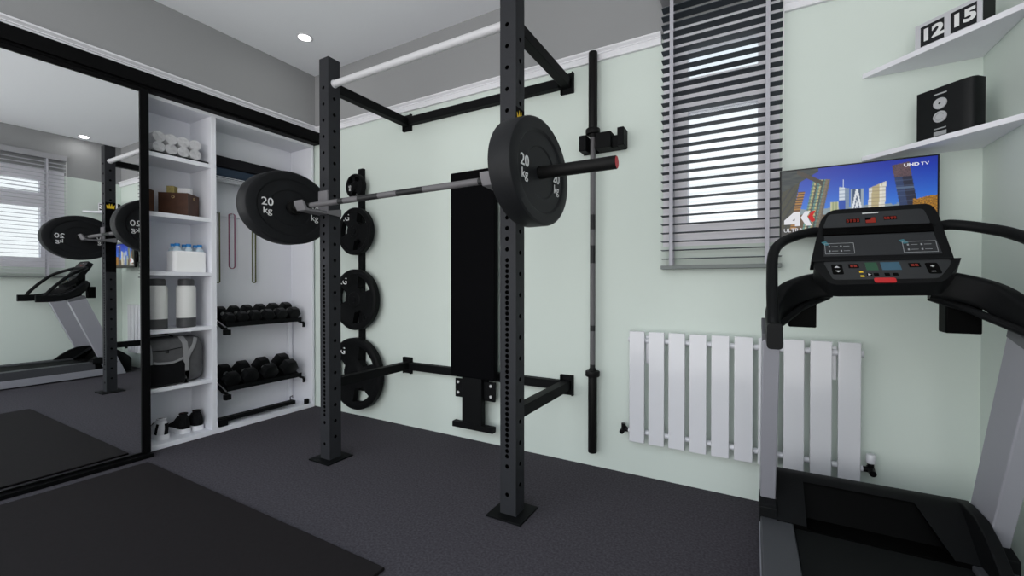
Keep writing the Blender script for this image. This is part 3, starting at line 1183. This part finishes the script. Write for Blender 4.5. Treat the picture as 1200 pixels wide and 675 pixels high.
# ------------------------------------------------------------------ radiator
rd = thing('radiator', 'white flat-panel column radiator on the green wall below the blind', 'radiator', (-.08, 2.22, .197))
w, gp = .0749, .0204
x = -.546
for i in range(10):
    obj('panel', MB().box(x, x + w, 2.195, 2.212, .197, .762), M['radiator'], rd, .002)
    x += w + gp
for z in (.715, .245):
    obj('header_pipe', MB().cyl((-.556, 2.226, z), (.398, 2.226, z), .0135, n=20), M['radiator'], rd)
for x in (-.45, .29):
    obj('wall_bracket', MB().box(x - .02, x + .02, 2.226, YB - .0005, .60, .74), M['radiator'], rd)
for x, s in ((-.556, -1), (.398, 1)):
    vz = .245
    mb = MB()
    mb.cyl((x, 2.226, vz), (x + s * .022, 2.226, vz), .011, n=16)
    mb.ball((x + s * .026, 2.226, vz), .0145)
    mb.cyl((x + s * .026, 2.226, vz), (x + s * .026, 2.186, vz - .003), .012, n=16)
    mb.cyl((x + s * .026, 2.226, vz), (x + s * .026, 2.226, vz + .030), .0115, n=16)
    mb.cyl((x + s * .026, 2.226, vz), (x + s * .026, YB - .001, vz - .002), .008, n=12)
    v = obj('valve', mb, M['valve_black'], rd)
    v['label'] = 'black radiator valve'
    if s > 0:
        obj('valve_head', MB().lathe([(.0155, .028), (.0165, .032), (.0165, .058), (.014, .064), (.001, .064)], (x + s * .026, 2.226, vz), (0, 0, 1), 24), M['radiator'], v)

# ------------------------------------------------------------------ corner shelves
def corner_shelf(z0, z1, label):
    leg = .3575
    a = .004
    poly = [(XR - .0008, YB - .0008), (XR - leg, YB - .0008), (XR - leg + a, YB - a - .004), (XR - a - .004, YB - leg + a), (XR - .0008, YB - leg)]
    single('corner_shelf', MB().prism(poly, 'z', z0, z1), M['shelf'], label, 'shelf', 'triangular corner shelves', bev=.001)


corner_shelf(1.852, 1.872, 'upper white triangular corner shelf carrying the flip clock')
corner_shelf(1.511, 1.530, 'lower white triangular corner shelf carrying the black speaker')

E1 = Vector((.7071, -.7071, 0))      # along the shelf fronts, left to right
E2 = Vector((.7071, .7071, 0))       # away from the viewer


def dq(o, a, b, z):
    return o + E1 * a + E2 * b + Vector((0, 0, z))


def dbox(mb, o, a0, a1, b0, b1, z0, z1):
    mb.hexa([dq(o, a0, b0, z0), dq(o, a1, b0, z0), dq(o, a1, b1, z0), dq(o, a0, b1, z0),
             dq(o, a0, b0, z1), dq(o, a1, b0, z1), dq(o, a1, b1, z1), dq(o, a0, b1, z1)])
    return mb


DIAG = Rz(-pi / 4) @ Rx(pi / 2)
# flip clock reading 12 15
O = Vector((.532, 2.158, 1.8725))
CW, CH = .192, .098
ck = thing('flip_clock', 'silver flip clock showing 12 15 on the upper corner shelf', 'clock', dq(O, CW / 2, .03, 0))
obj('clock_body', dbox(MB(), O, .001, CW, .006, .068, 0.0005, CH), M['clock_side'], ck, .002)
obj('face_frame', dbox(MB(), O, 0, CW - .001, 0, .006, .0005, CH), M['clock_case'], ck, .0015)
for a0, a1, s in ((.019, .089, '12'), (.108, .178, '15')):
    c = obj('flip_card', dbox(MB(), O, a0, a1, -.0015, 0, .012, .084), M['clock_card'], ck, .0)
    text_obj('digits', s, .058, dq(O, (a0 + a1) / 2, -.0018, .048), DIAG, M['letter'], c, bold=.0026, sx=1.22)

# speaker
O = Vector((.537, 2.153, 1.5305))
SW, SH = .132, .182
sp = thing('speaker', 'black box speaker with two round pale dials on the lower corner shelf', 'speaker', dq(O, SW / 2, .04, 0))
poly = [(0, 0), (SW, 0), (SW + .016, .002), (SW + .028, .007), (SW + .035, .017), (SW + .036, .056), (.035, .056), (0, .045)]
mb = MB()
mb.loft([[dq(O, a, b, z) for a, b in poly] for z in (0.0005, SH)])
obj('cabinet', mb, M['speaker'], sp, .002)


def disc(o, a, z, r, m, name, parent, h=.003):
    c = dq(o, a, -.0002, z)
    mb = MB().cyl(c, c - E2 * h, r, r * .94, n=28)
    return obj(name, mb, m, parent)


d1 = disc(O, .072, .122, .0205, M['dial'], 'dial', sp)
disc(O - E2 * .0032, .072, .122, .0035, M['speaker'], 'dial_hub', d1, .001)
d2 = disc(O, .072, .074, .0205, M['dial'], 'dial', sp)
mb = MB()
for r in (.0125,):
    ring = []
    c = dq(O, .072, -.0034, .074)
    R = []
    for i in range(26):
        a = radians(20 + 300 * i / 25)
        p = c + E1 * (r * cos(a)) + Vector((0, 0, r * sin(a)))
        rad = E1 * cos(a) + Vector((0, 0, sin(a)))
        R.append([p + rad * u - E2 * v for u, v in ((-.0012, 0), (.0012, 0), (.0012, .0006), (-.0012, .0006))])
    mb.loft(R)
obj('dial_mark', mb, M['outline'], d2)
obj('slot', dbox(MB(), O, .054, .091, -.001, 0, .155, .1595), M['dial'], sp)
obj('slot', dbox(MB(), O, .055, .090, -.001, 0, .0305, .0345), M['outline'], sp)
obj('display', dbox(MB(), O, .054, .091, -.001, 0, .008, .0225), M['outline'], sp)

# ------------------------------------------------------------------ television with its picture
TVX0, TVX1, TVZ0, TVZ1 = .103, .606, 1.197, 1.486
TVY = 2.165
tv = thing('television', 'flat television showing a city skyline, mounted behind the treadmill console', 'television', ((TVX0 + TVX1) / 2, TVY, TVZ0))
obj('housing', MB().box(TVX0, TVX1, TVY, TVY + .025, TVZ0, TVZ1), M['tv_frame'], tv, .002)
obj('wall_mount', MB().box(.28, .44, TVY + .025, YB - .0005, 1.27, 1.42), M['tv_frame'], tv)


def mixc(a, b, t):
    t = max(0.0, min(1.0, t))
    return tuple(x + (y - x) * t for x, y in zip(a, b))


def picture(u, v):
    """colour (0..255) of the skyline picture; v runs from the top"""
    c = mixc((2, 36, 160), (52, 128, 222), v * 1.5)
    n1 = noise.noise(Vector((u * 30, v * 30, 3)))
    n2 = noise.noise(Vector((u * 120, v * 90, 9)))
    # soft low haze and distant roofs
    if v > .60 + .03 * n1:
        c = mixc(c, (205, 175, 110), .55)
    if v > .68 + .05 * n1:
        c = (92, 70, 42)

    def tower(u0, u1, top, sl=0.0, lean=0.0):
        uu = u - lean * (v - top)
        if u0 < uu < u1 and v > top + sl * (uu - u0) / (u1 - u0):
            return (uu - u0) / (u1 - u0)
        return None
    # distant low blocks
    t = tower(.345, .40, .52)
    if t is not None:
        c = (150, 160, 120) if int(t * 5) % 2 else (190, 190, 150)
    t = tower(.40, .47, .30, .04)
    if t is not None:
        c = (210, 220, 230) if t < .55 else (120, 140, 165)
        if int(v * 60) % 3 == 0:
            c = mixc(c, (110, 130, 160), .5)
    t = tower(.40, .445, .50)
    if t is not None:
        c = (20, 70, 170)
    if .425 < u < .432 and .2 < v < .32:
        c = (215, 225, 235)
    t = tower(.475, .56, .36)
    if t is not None:
        c = (50, 75, 110) if .18 < t < .82 else (150, 165, 180)
        a = abs(t - .5) * 2
        if abs(a - (v - .36) * 2.2) < .16 or abs(a - ((v - .55) * 2.2)) < .10:
            c = (225, 230, 235)
    t = tower(.595, .70, .36, -.08, -.02)
    if t is not None:
        c = (186, 172, 132) if 0.18 < t < .78 else (222, 220, 210)
        if abs(t - .72 + .55 * ((v - .3) * 1.5 - .3) ** 2) < .07:
            c = (232, 228, 214)
        if int(v * 80) % 4 == 0:
            c = mixc(c, (120, 110, 90), .35)
    t = tower(.735, .84, .07, -.03, .085)
    if t is not None:
        c = (20, 26, 52) if t > .45 else (34, 54, 96)
        if int(v * 70) % 5 == 0:
            c = mixc(c, (84, 96, 126), .5)
        if v < .24:
            c = mixc((104, 78, 84), (60, 48, 58), abs(n2) * 2)
        if .38 < v < .41:
            c = (80, 100, 130)
    # striped near tower
    t = tower(.225, .345, .16, .02, -.10)
    if t is not None:
        k = int(t * 9) % 3
        c = ((96, 150, 140), (190, 178, 120), (64, 74, 70))[k]
        if int(v * 60) % 3 == 0:
            c = mixc(c, (50, 70, 70), .5)
        if t > .72:
            c = mixc(c, (110, 92, 78), .75)
        c = mixc(c, (46, 40, 34), max(0, n2) * .8)
    t = tower(.12, .17, .33, .0, -.12)
    if t is not None:
        c = (170, 118, 36) if int(v * 50) % 2 else (84, 50, 18)
    # dark near building and canopy at the left
    if u < .12 - .10 * (v - .3):
        c = mixc((34, 36, 16), (58, 56, 24), .5 + n2)
        if int((u * 3 + v) * 26) % 4 == 0:
            c = (20, 24, 26)
    if v < .30 - max(0, (u - .02)) * 1.05 and u < .26:
        c = mixc((16, 30, 36), (62, 68, 60), .4 + .8 * noise.noise(Vector((u * 14, v * 60, 1))))
    if u > .11 and u < .29 and abs(v - (.02 + (u - .11) * 1.15)) < .035:
        c = (58, 48, 34)
    # warm planting at the lower right
    if u > .86 and v > .56 + .06 * noise.noise(Vector((u * 40, 2, 2))) - (u - .86) * .3:
        c = mixc((210, 150, 40), (90, 58, 20), .5 + n2)
    if v > .90:
        c = mixc(c, (12, 10, 8), .75)
    return c


NU, NV = 240, 136
b = .006
me = bpy.data.meshes.new('screen')
vs, fs, cols = [], [], []
for j in range(NV + 1):
    for i in range(NU + 1):
        u, v = i / NU, j / NV
        vs.append((TVX0 + b + (TVX1 - TVX0 - 2 * b) * u, TVY - .0006, TVZ1 - b - (TVZ1 - TVZ0 - 2 * b) * v))
        cols.append(picture(u, v))
for j in range(NV):
    for i in range(NU):
        a = j * (NU + 1) + i
        fs.append((a, a + NU + 1, a + NU + 2, a + 1))
me.from_pydata(vs, [], fs)
ca = me.color_attributes.new('picture', 'FLOAT_COLOR', 'POINT')
for i, c in enumerate(cols):
    ca.data[i].color = lin(*[max(0, min(255, q)) for q in c])
me.transform(Matrix.Translation(-Vector(tv.location)))
m = bpy.data.materials.new('lit_screen')
m.use_nodes = True
p = m.node_tree.nodes['Principled BSDF']
p.inputs['Base Color'].default_value = (.005, .005, .005, 1)
p.inputs['Roughness'].default_value = .3
at = m.node_tree.nodes.new('ShaderNodeAttribute')
at.attribute_name = 'picture'
m.node_tree.links.new(at.outputs['Color'], p.inputs['Emission Color'])
p.inputs['Emission Strength'].default_value = .85
me.materials.append(m)
scr = bpy.data.objects.new('screen', me)
COL.objects.link(scr)
scr.parent = tv
M['scr_white'] = mat('screen_white', (20, 20, 20), .4, emit=.8, emit_rgb=(240, 240, 245))
M['scr_red'] = mat('screen_red', (20, 0, 0), .4, emit=.8, emit_rgb=(205, 25, 30))


def tvp(u, v, d=.0009):
    return Vector((TVX0 + (TVX1 - TVX0) * u, TVY - d, TVZ1 - (TVZ1 - TVZ0) * v))


def tvpoly(polys, m, name):
    mb = MB()
    for P in polys:
        mb.extrude([tvp(u, v) for u, v in P], (0, -.0003, 0))
    return obj(name, mb, m, scr)


def t4(pts):
    return [(.031 + (a - .045) * .70, .622 + (b - .605) * .743) for a, b in pts]


def tk(pts):
    return [(.147 + (a - .215) * .64, .622 + (b - .605) * .743) for a, b in pts]


tvpoly([t4([(.045, .765), (.145, .605), (.205, .605), (.205, .885), (.155, .885), (.155, .845), (.045, .845)])], M['scr_white'], 'numeral')
obj('numeral_eye', MB().extrude([tvp(a, b, .0013) for a, b in t4([(.128, .775), (.152, .735), (.152, .775)])], (0, -.0002, 0)), M['tv_frame'], scr)
tvpoly([tk([(.215, .725), (.262, .605), (.318, .605), (.285, .705), (.335, .885), (.275, .885)])], M['scr_white'], 'letter_mark')
tvpoly([tk([(.292, .712), (.335, .605), (.375, .605), (.345, .700), (.37, .790), (.335, .830)])], M['scr_red'], 'red_chevron')
text_obj('lettering', 'ULTRA HD', .0225, tvp(.135, .890), FACE_NEG_Y, M['scr_white'], scr, depth=.0002, sx=1.0)
text_obj('lettering', 'UHD', .0165, tvp(.842, .105), FACE_NEG_Y, M['scr_white'], scr, bold=.0005, depth=.0002, sx=1.25)
text_obj('lettering', 'TV', .0165, tvp(.918, .105), FACE_NEG_Y, M['scr_white'], scr, depth=.0002, sx=1.2)

# ------------------------------------------------------------------ treadmill
TC = .3525
tm = thing('treadmill', 'black and silver treadmill facing the television, by the green side wall', 'treadmill', (TC, 1.2, 0))


def mx(x):
    return 2 * TC - x


def mirror_pts(p):
    return [(mx(q[0]), q[1], q[2]) for q in p]


# running deck
obj('belt', MB().box(.130, mx(.130), .24, 1.79, .10, .150), M['belt'], tm, .004)
obj('deck_base', MB().box(.05, mx(.05), .22, 1.80, .05, .10), M['tm_black'], tm)
for f in (lambda x: x, mx):
    a, b2 = sorted((f(.030), f(.130)))
    obj('side_rail', MB().box(a, b2, .20, 1.80, .083, .163), M['tm_grey'], tm, .004)
    a, b2 = sorted((f(.028), f(.052)))
    obj('rail_trim', MB().box(a, b2, .22, 1.92, .012, .083), M['silver'], tm, .003)
    a, b2 = sorted((f(.06), f(.10)))
    obj('rear_foot', MB().box(a, b2, .26, .32, .0005, .05), M['tm_black'], tm, .003)
obj('rear_roller', MB().cyl((.131, .225, .115), (mx(.131), .225, .115), .035, n=24), M['tm_black'], tm)
# motor hood
prof = [(1.775, .140), (1.775, .165), (1.80, .185), (1.90, .262), (1.93, .279), (1.965, .284), (2.0, .272), (2.06, .228), (2.11, .180), (2.127, .150), (2.127, .012), (1.80, .012), (1.80, .140)]
h = obj('motor_hood', MB().prism(prof, 'x', .079, mx(.079)), M['tm_black'], None)
cut = MB()
cut.loft([[(.168, 1.70, .155), (.545, 1.70, .155), (.435, 1.70, .270), (.168, 1.70, .270)],
          [(.168, 1.80, .155), (.545, 1.80, .155), (.475, 1.80, .270), (.168, 1.80, .270)],
          [(.168, 1.855, .160), (.535, 1.855, .160), (.478, 1.925, .266), (.168, 1.925, .266)]])
boolean_cut(h, cut)
h.data.materials.append(M['tm_gloss'])
for f in h.data.polygons:
    c = f.center
    yl = 1.80 + (c.z - .185) * (.10 / .077)
    if .160 < c.x < .55 and .15 < c.z < .272 and 1.70 < c.y < 1.95 and c.y - yl > .006:
        f.material_index = 1
h.data.transform(Matrix.Translation(-wloc(tm)))
h.parent = tm
for f in (lambda x: x, mx):
    a, b2 = sorted((f(.079), f(.110)))
    fair = [(1.62, .163), (1.68, .215), (1.75, .262), (1.82, .288), (1.92, .290), (1.98, .28), (1.98, .163)]
    if f is mx:
        obj('side_fairing', MB().prism(fair, 'x', a, b2), M['tm_black'], tm, .004)
    # uprights
    a, b2 = sorted((f(.030), f(.0785)))
    up = [(2.063, .0005), (1.912, .0005), (1.594, .822), (1.732, .859)]
    obj('upright', MB().prism(up, 'x', a, b2), M['silver'], tm, .004)
    cap = [(1.735, .852), (1.598, .815), (1.588, .842), (1.722, .885)]
    a, b2 = sorted((f(.0285), f(.0800)))
    obj('upright_cap', MB().prism(cap, 'x', a, b2), M['silver_cap'], tm, .003)
    foot = [(2.10, .0005), (1.88, .0005), (1.86, .06), (2.06, .06)]
    a, b2 = sorted((f(.0265), f(.0815)))
    obj('upright_foot', MB().prism([(1.99, .14), (1.78, .14), (1.78, .20), (1.835, .215), (1.95, .19)], 'x', a, b2), M['tm_black'], tm, .003)
    # lower arm with grip
    P = [(.225, 1.775, 1.000), (.165, 1.765, .990), (.105, 1.725, .962), (.066, 1.650, .905), (.056, 1.560, .868), (.055, 1.46, .857), (.055, 1.370, .857)]
    P = P if f is not mx else mirror_pts(P)
    pth = spline(P, 5)
    k = len(pth)
    rects = [(.060 - .022 * min(1, i / (k * .65)), .088 - .018 * min(1, i / (k * .65))) for i in range(k)]
    obj('arm', MB().tube(pth, 0, rect=rects), M['tm_black'], tm)
    # upper handrail
    P = [(.192, 1.785, 1.181), (.170, 1.770, 1.178), (.126, 1.740, 1.163), (.083, 1.690, 1.138), (.059, 1.620, 1.096), (.053, 1.530, 1.008), (.053, 1.455, .915), (.055, 1.437, .880)]
    if f is mx:
        P = [(.480, 1.775, 1.172)] + mirror_pts(P)
    obj('handrail', MB().tube(spline(P, 6), .0155, n=14), M['tm_black'], tm)
    # brace and hanging box under the arm
    P = [(.225, 1.79, .960), (.150, 1.74, .925), (.066, 1.60, .862)]
    P = P if f is not mx else mirror_pts(P)
    obj('brace', MB().tube(P, .011, n=10), M['tm_black'], tm)
    a, b2 = sorted((f(.112), f(.192)))
    obj('holder_box', MB().box(a, b2, 1.775, 1.835, .852, .975), M['tm_gloss'], tm, .004)
obj('cross_tube', MB().box(.19, mx(.19), 1.775, 1.815, .975, 1.02), M['tm_black'], tm, .005)

# console: two sloping panels
UA, UB = Vector((0, 1.70, 1.085)), Vector((0, 1.81, 1.25))
LA, LB = Vector((0, 1.60, 1.00)), Vector((0, 1.70, 1.075))
ue = (UB - UA).normalized()
le = (LB - LA).normalized()
un = Vector((1, 0, 0)).cross(ue)
ln = Vector((1, 0, 0)).cross(le)      # both point towards the user


def rounded(poly, r, k=4):
    out = []
    n = len(poly)
    for i in range(n):
        p, a, c = Vector(poly[i]), Vector(poly[i - 1]), Vector(poly[(i + 1) % n])
        rr = r[i] if isinstance(r, (list, tuple)) else r
        d1, d2 = (a - p), (c - p)
        rr = min(rr, d1.length * .45, d2.length * .45)
        q1, q2 = p + d1.normalized() * rr, p + d2.normalized() * rr
        for j in range(k + 1):
            t = j / k
            out.append((1 - t) ** 2 * q1 + 2 * t * (1 - t) * p + t * t * q2)
    return [tuple(q) for q in out]


def up_pt(x, s, d=0.0):
    return Vector((x, 0, 0)) + UA + ue * s + un * d


def lo_pt(x, s, d=0.0):
    return Vector((x, 0, 0)) + LA + le * s + ln * d


cs_poly = rounded([(.167, -.012), (.507, -.012), (.499, .165), (.487, .206), (.232, .206), (.203, .165)], [.004, .004, .02, .03, .03, .02])
mb = MB().extrude([up_pt(x, s) for x, s in cs_poly], -un * .050)
cons = obj('console', mb, M['tm_black'], tm, .003)
lo_poly = rounded([(.207, -.002), (.463, .010), (.505, .085), (.524, .128), (.178, .128), (.172, .090)], [.025, .025, .02, .002, .002, .02])
mb = MB().extrude([lo_pt(x, s) for x, s in lo_poly], -ln * .046)
deckp = obj('console_base', mb, M['tm_black'], tm, .003)
obj('console_neck', MB().box(.24, .47, 1.715, 1.79, .985, 1.11), M['tm_black'], tm, .005)


def flat(f, poly, m, name, parent, d=.0010):
    n = un if f is up_pt else ln
    mb = MB().extrude([f(x, s, .0002) for x, s in poly], n * d)
    return obj(name, mb, m, parent)


def rect(x0, x1, s0, s1):
    return [(x0, s0), (x1, s0), (x1, s1), (x0, s1)]


flat(up_pt, rounded([(.206, .123), (.476, .121), (.467, .184), (.226, .184)], .012), M['tm_panel'], 'display_panel', cons, .0006)
flat(up_pt, [(.204, .092), (.478, .090), (.477, .120), (.205, .122)], M['tm_gloss'], 'reading_ledge', cons, .004)
flat(up_pt, [(.202, .006), (.484, .006), (.476, .088), (.209, .090)], M['tm_panel'], 'program_panel', cons, .0006)
flat(lo_pt, rounded([(.216, .022), (.455, .028), (.492, .092), (.500, .122), (.200, .122), (.206, .085)], .012), M['tm_panel'], 'key_panel', deckp, .0006)
# displays and marks on the upper panel
D = .0014
for x0, x1, s0, s1 in ((.271, .307, .142, .158), (.321, .348, .136, .160), (.368, .400, .146, .160)):
    led = flat(up_pt, rect(x0, x1, s0, s1), M['tm_gloss'], 'readout', cons, .001)
    if x0 == .321:
        flat(up_pt, [(x0 + .001, s0 + .001), (x1 - .001, s0 + .001), (x1 - .001, s1 - .001), (x0 + .016, s1 - .001), (x0 + .014, s0 + .014), (x0 + .001, s0 + .013)], M['led_red'], 'bar_graph', led, .0014)
    else:
        mb = MB()
        n = 4
        for k in range(n):
            xa = x0 + (x1 - x0) * (k + .12) / n
            xb = x0 + (x1 - x0) * (k + .80) / n
            for sa, sb in ((s0 + .002, s0 + .0045), (s0 + .0075, s0 + .0095), (s1 - .0045, s1 - .002)):
                mb.extrude([up_pt(x, s, .0013) for x, s in rect(xa, xb, sa, sb)], un * .0003)
            mb.extrude([up_pt(x, s, .0013) for x, s in rect(xb - .0015, xb, s0 + .002, s1 - .002)], un * .0003)
        obj('digits', mb, M['led_red'], led)
flat(up_pt, rect(.316, .357, .1765, .1810), M['key_white'], 'name_strip', cons)
for x0, x1, s0, s1, tx in ((.207, .283, .015, .058, .209), (.400, .477, .013, .055, .403)):
    mb = MB()
    w = .0012
    for q in (rect(x0, x1, s0, s0 + w), rect(x0, x1, s1 - w, s1), rect(x0, x0 + w, s0, s1), rect(x1 - w, x1, s0, s1)):
        mb.extrude([up_pt(x, s, .0008) for x, s in q], un * .0006)
    for r_ in (.27, .70):
        for q in (.16, .56):
            xx, ss = x0 + (x1 - x0) * q, s0 + (s1 - s0) * r_
            mb.extrude([up_pt(x, s, .0008) for x, s in rect(xx - .002, xx + .002, ss - .003, ss + .003)], un * .0006)
            mb.extrude([up_pt(x, s, .0008) for x, s in rect(xx + .006, xx + .022, ss - .0006, ss + .0006)], un * .0006)
    obj('program_chart', mb, M['outline'], cons)
    flat(up_pt, [(tx - .010, s1 + .006), (tx + .002, s1 + .010), (tx + .012, s1 - .006), (tx, s1 - .008)], M['teal'], 'chart_marker', cons)
# keys on the lower panel
flat(lo_pt, rect(.303, .331, .070, .111), M['led_green'], 'display', deckp)
flat(lo_pt, rect(.340, .384, .071, .111), M['led_blue'], 'display', deckp)
for xc in (.274, .416):
    k = flat(lo_pt, rect(xc - .013, xc + .013, .083, .104), M['tm_gloss'], 'readout', deckp)
    flat(lo_pt, rect(xc - .008, xc - .001, .088, .099), M['led_red'], 'digit', k, .0014)
    flat(lo_pt, rect(xc + .001, xc + .008, .088, .099), M['led_red'], 'digit', k, .0014)
flat(lo_pt, rounded(rect(.313, .362, .008, .030), .006), M['stop_red'], 'stop_button', deckp, .002)
for xc in (.306, .322, .347, .366):
    flat(lo_pt, rect(xc - .006, xc + .006, .041, .055), M['tm_gloss'], 'button', deckp)
flat(lo_pt, [(.303, .043), (.310, .048), (.303, .053)], M['key_white'], 'play_mark', deckp, .0014)
for s in (.062, .040):
    flat(lo_pt, rect(.284, .293, s - .004, s + .004), M['yellow'], 'indicator', deckp)
for xc, sa in ((.232, 1), (.453, 0)):
    flat(lo_pt, rounded(rect(xc - .014, xc + .014, .050, .104), .006), M['tm_gloss'], 'rocker_key', deckp)
flat(lo_pt, [(.225, .086), (.239, .086), (.232, .095)], M['key_white'], 'arrow_mark', deckp, .0014)
flat(lo_pt, [(.226, .070), (.240, .070), (.233, .061)], M['key_white'], 'arrow_mark', deckp, .0014)
flat(lo_pt, [(.4490, .0855), (.4520, .0855), (.4520, .0825), (.4545, .0825), (.4545, .0855), (.4575, .0855), (.4575, .088), (.4545, .088), (.4545, .091), (.4520, .091), (.4520, .088), (.4490, .088)], M['key_white'], 'plus_mark', deckp, .0014)
flat(lo_pt, rect(.447, .456, .0605, .0630), M['key_white'], 'minus_mark', deckp, .0014)

# ------------------------------------------------------------------ world, camera
wl = bpy.data.worlds.new('daylight')
bpy.context.scene.world = wl
wl.use_nodes = True
nt = wl.node_tree
bgn = nt.nodes['Background']
tc = nt.nodes.new('ShaderNodeTexCoord')
sx = nt.nodes.new('ShaderNodeSeparateXYZ')
ra = nt.nodes.new('ShaderNodeValToRGB')
ra.color_ramp.elements[0].position = 0.0
ra.color_ramp.elements[0].color = (1.0, .985, .975, 1)
ra.color_ramp.elements[1].position = .88
ra.color_ramp.elements[1].color = (.62, .80, 1.0, 1)
e = ra.color_ramp.elements.new(.50)
e.color = (1.0, .99, .985, 1)
e = ra.color_ramp.elements.new(.68)
e.color = (.97, .985, 1.0, 1)
nt.links.new(tc.outputs['Generated'], sx.inputs[0])
mr = nt.nodes.new('ShaderNodeMapRange')
mr.inputs['From Min'].default_value = -1
mr.inputs['From Max'].default_value = 1
nt.links.new(sx.outputs['Z'], mr.inputs['Value'])
nt.links.new(mr.outputs[0], ra.inputs[0])
nt.links.new(ra.outputs[0], bgn.inputs['Color'])
bgn.inputs['Strength'].default_value = 2.7

cam = bpy.data.cameras.new('camera')
cam.sensor_width = 36
cam.lens = 500.5 / 1200 * 36
cam.clip_start = .02
co = bpy.data.objects.new('camera', cam)
COL.objects.link(co)
co.location = (0, 0, 1.0)
co.rotation_euler = (pi / 2 - .0084, 0, .5121)
sc = bpy.context.scene
sc.camera = co
sc.view_settings.view_transform = 'Standard'
sc.view_settings.look = 'None'
sc.view_settings.gamma = 1
sc.view_settings.use_curve_mapping = False
sc.view_settings.exposure = 0.0
sc.cycles.max_bounces = 10
sc.cycles.diffuse_bounces = 6
sc.cycles.transparent_max_bounces = 16
sc.cycles.sample_clamp_indirect = 8
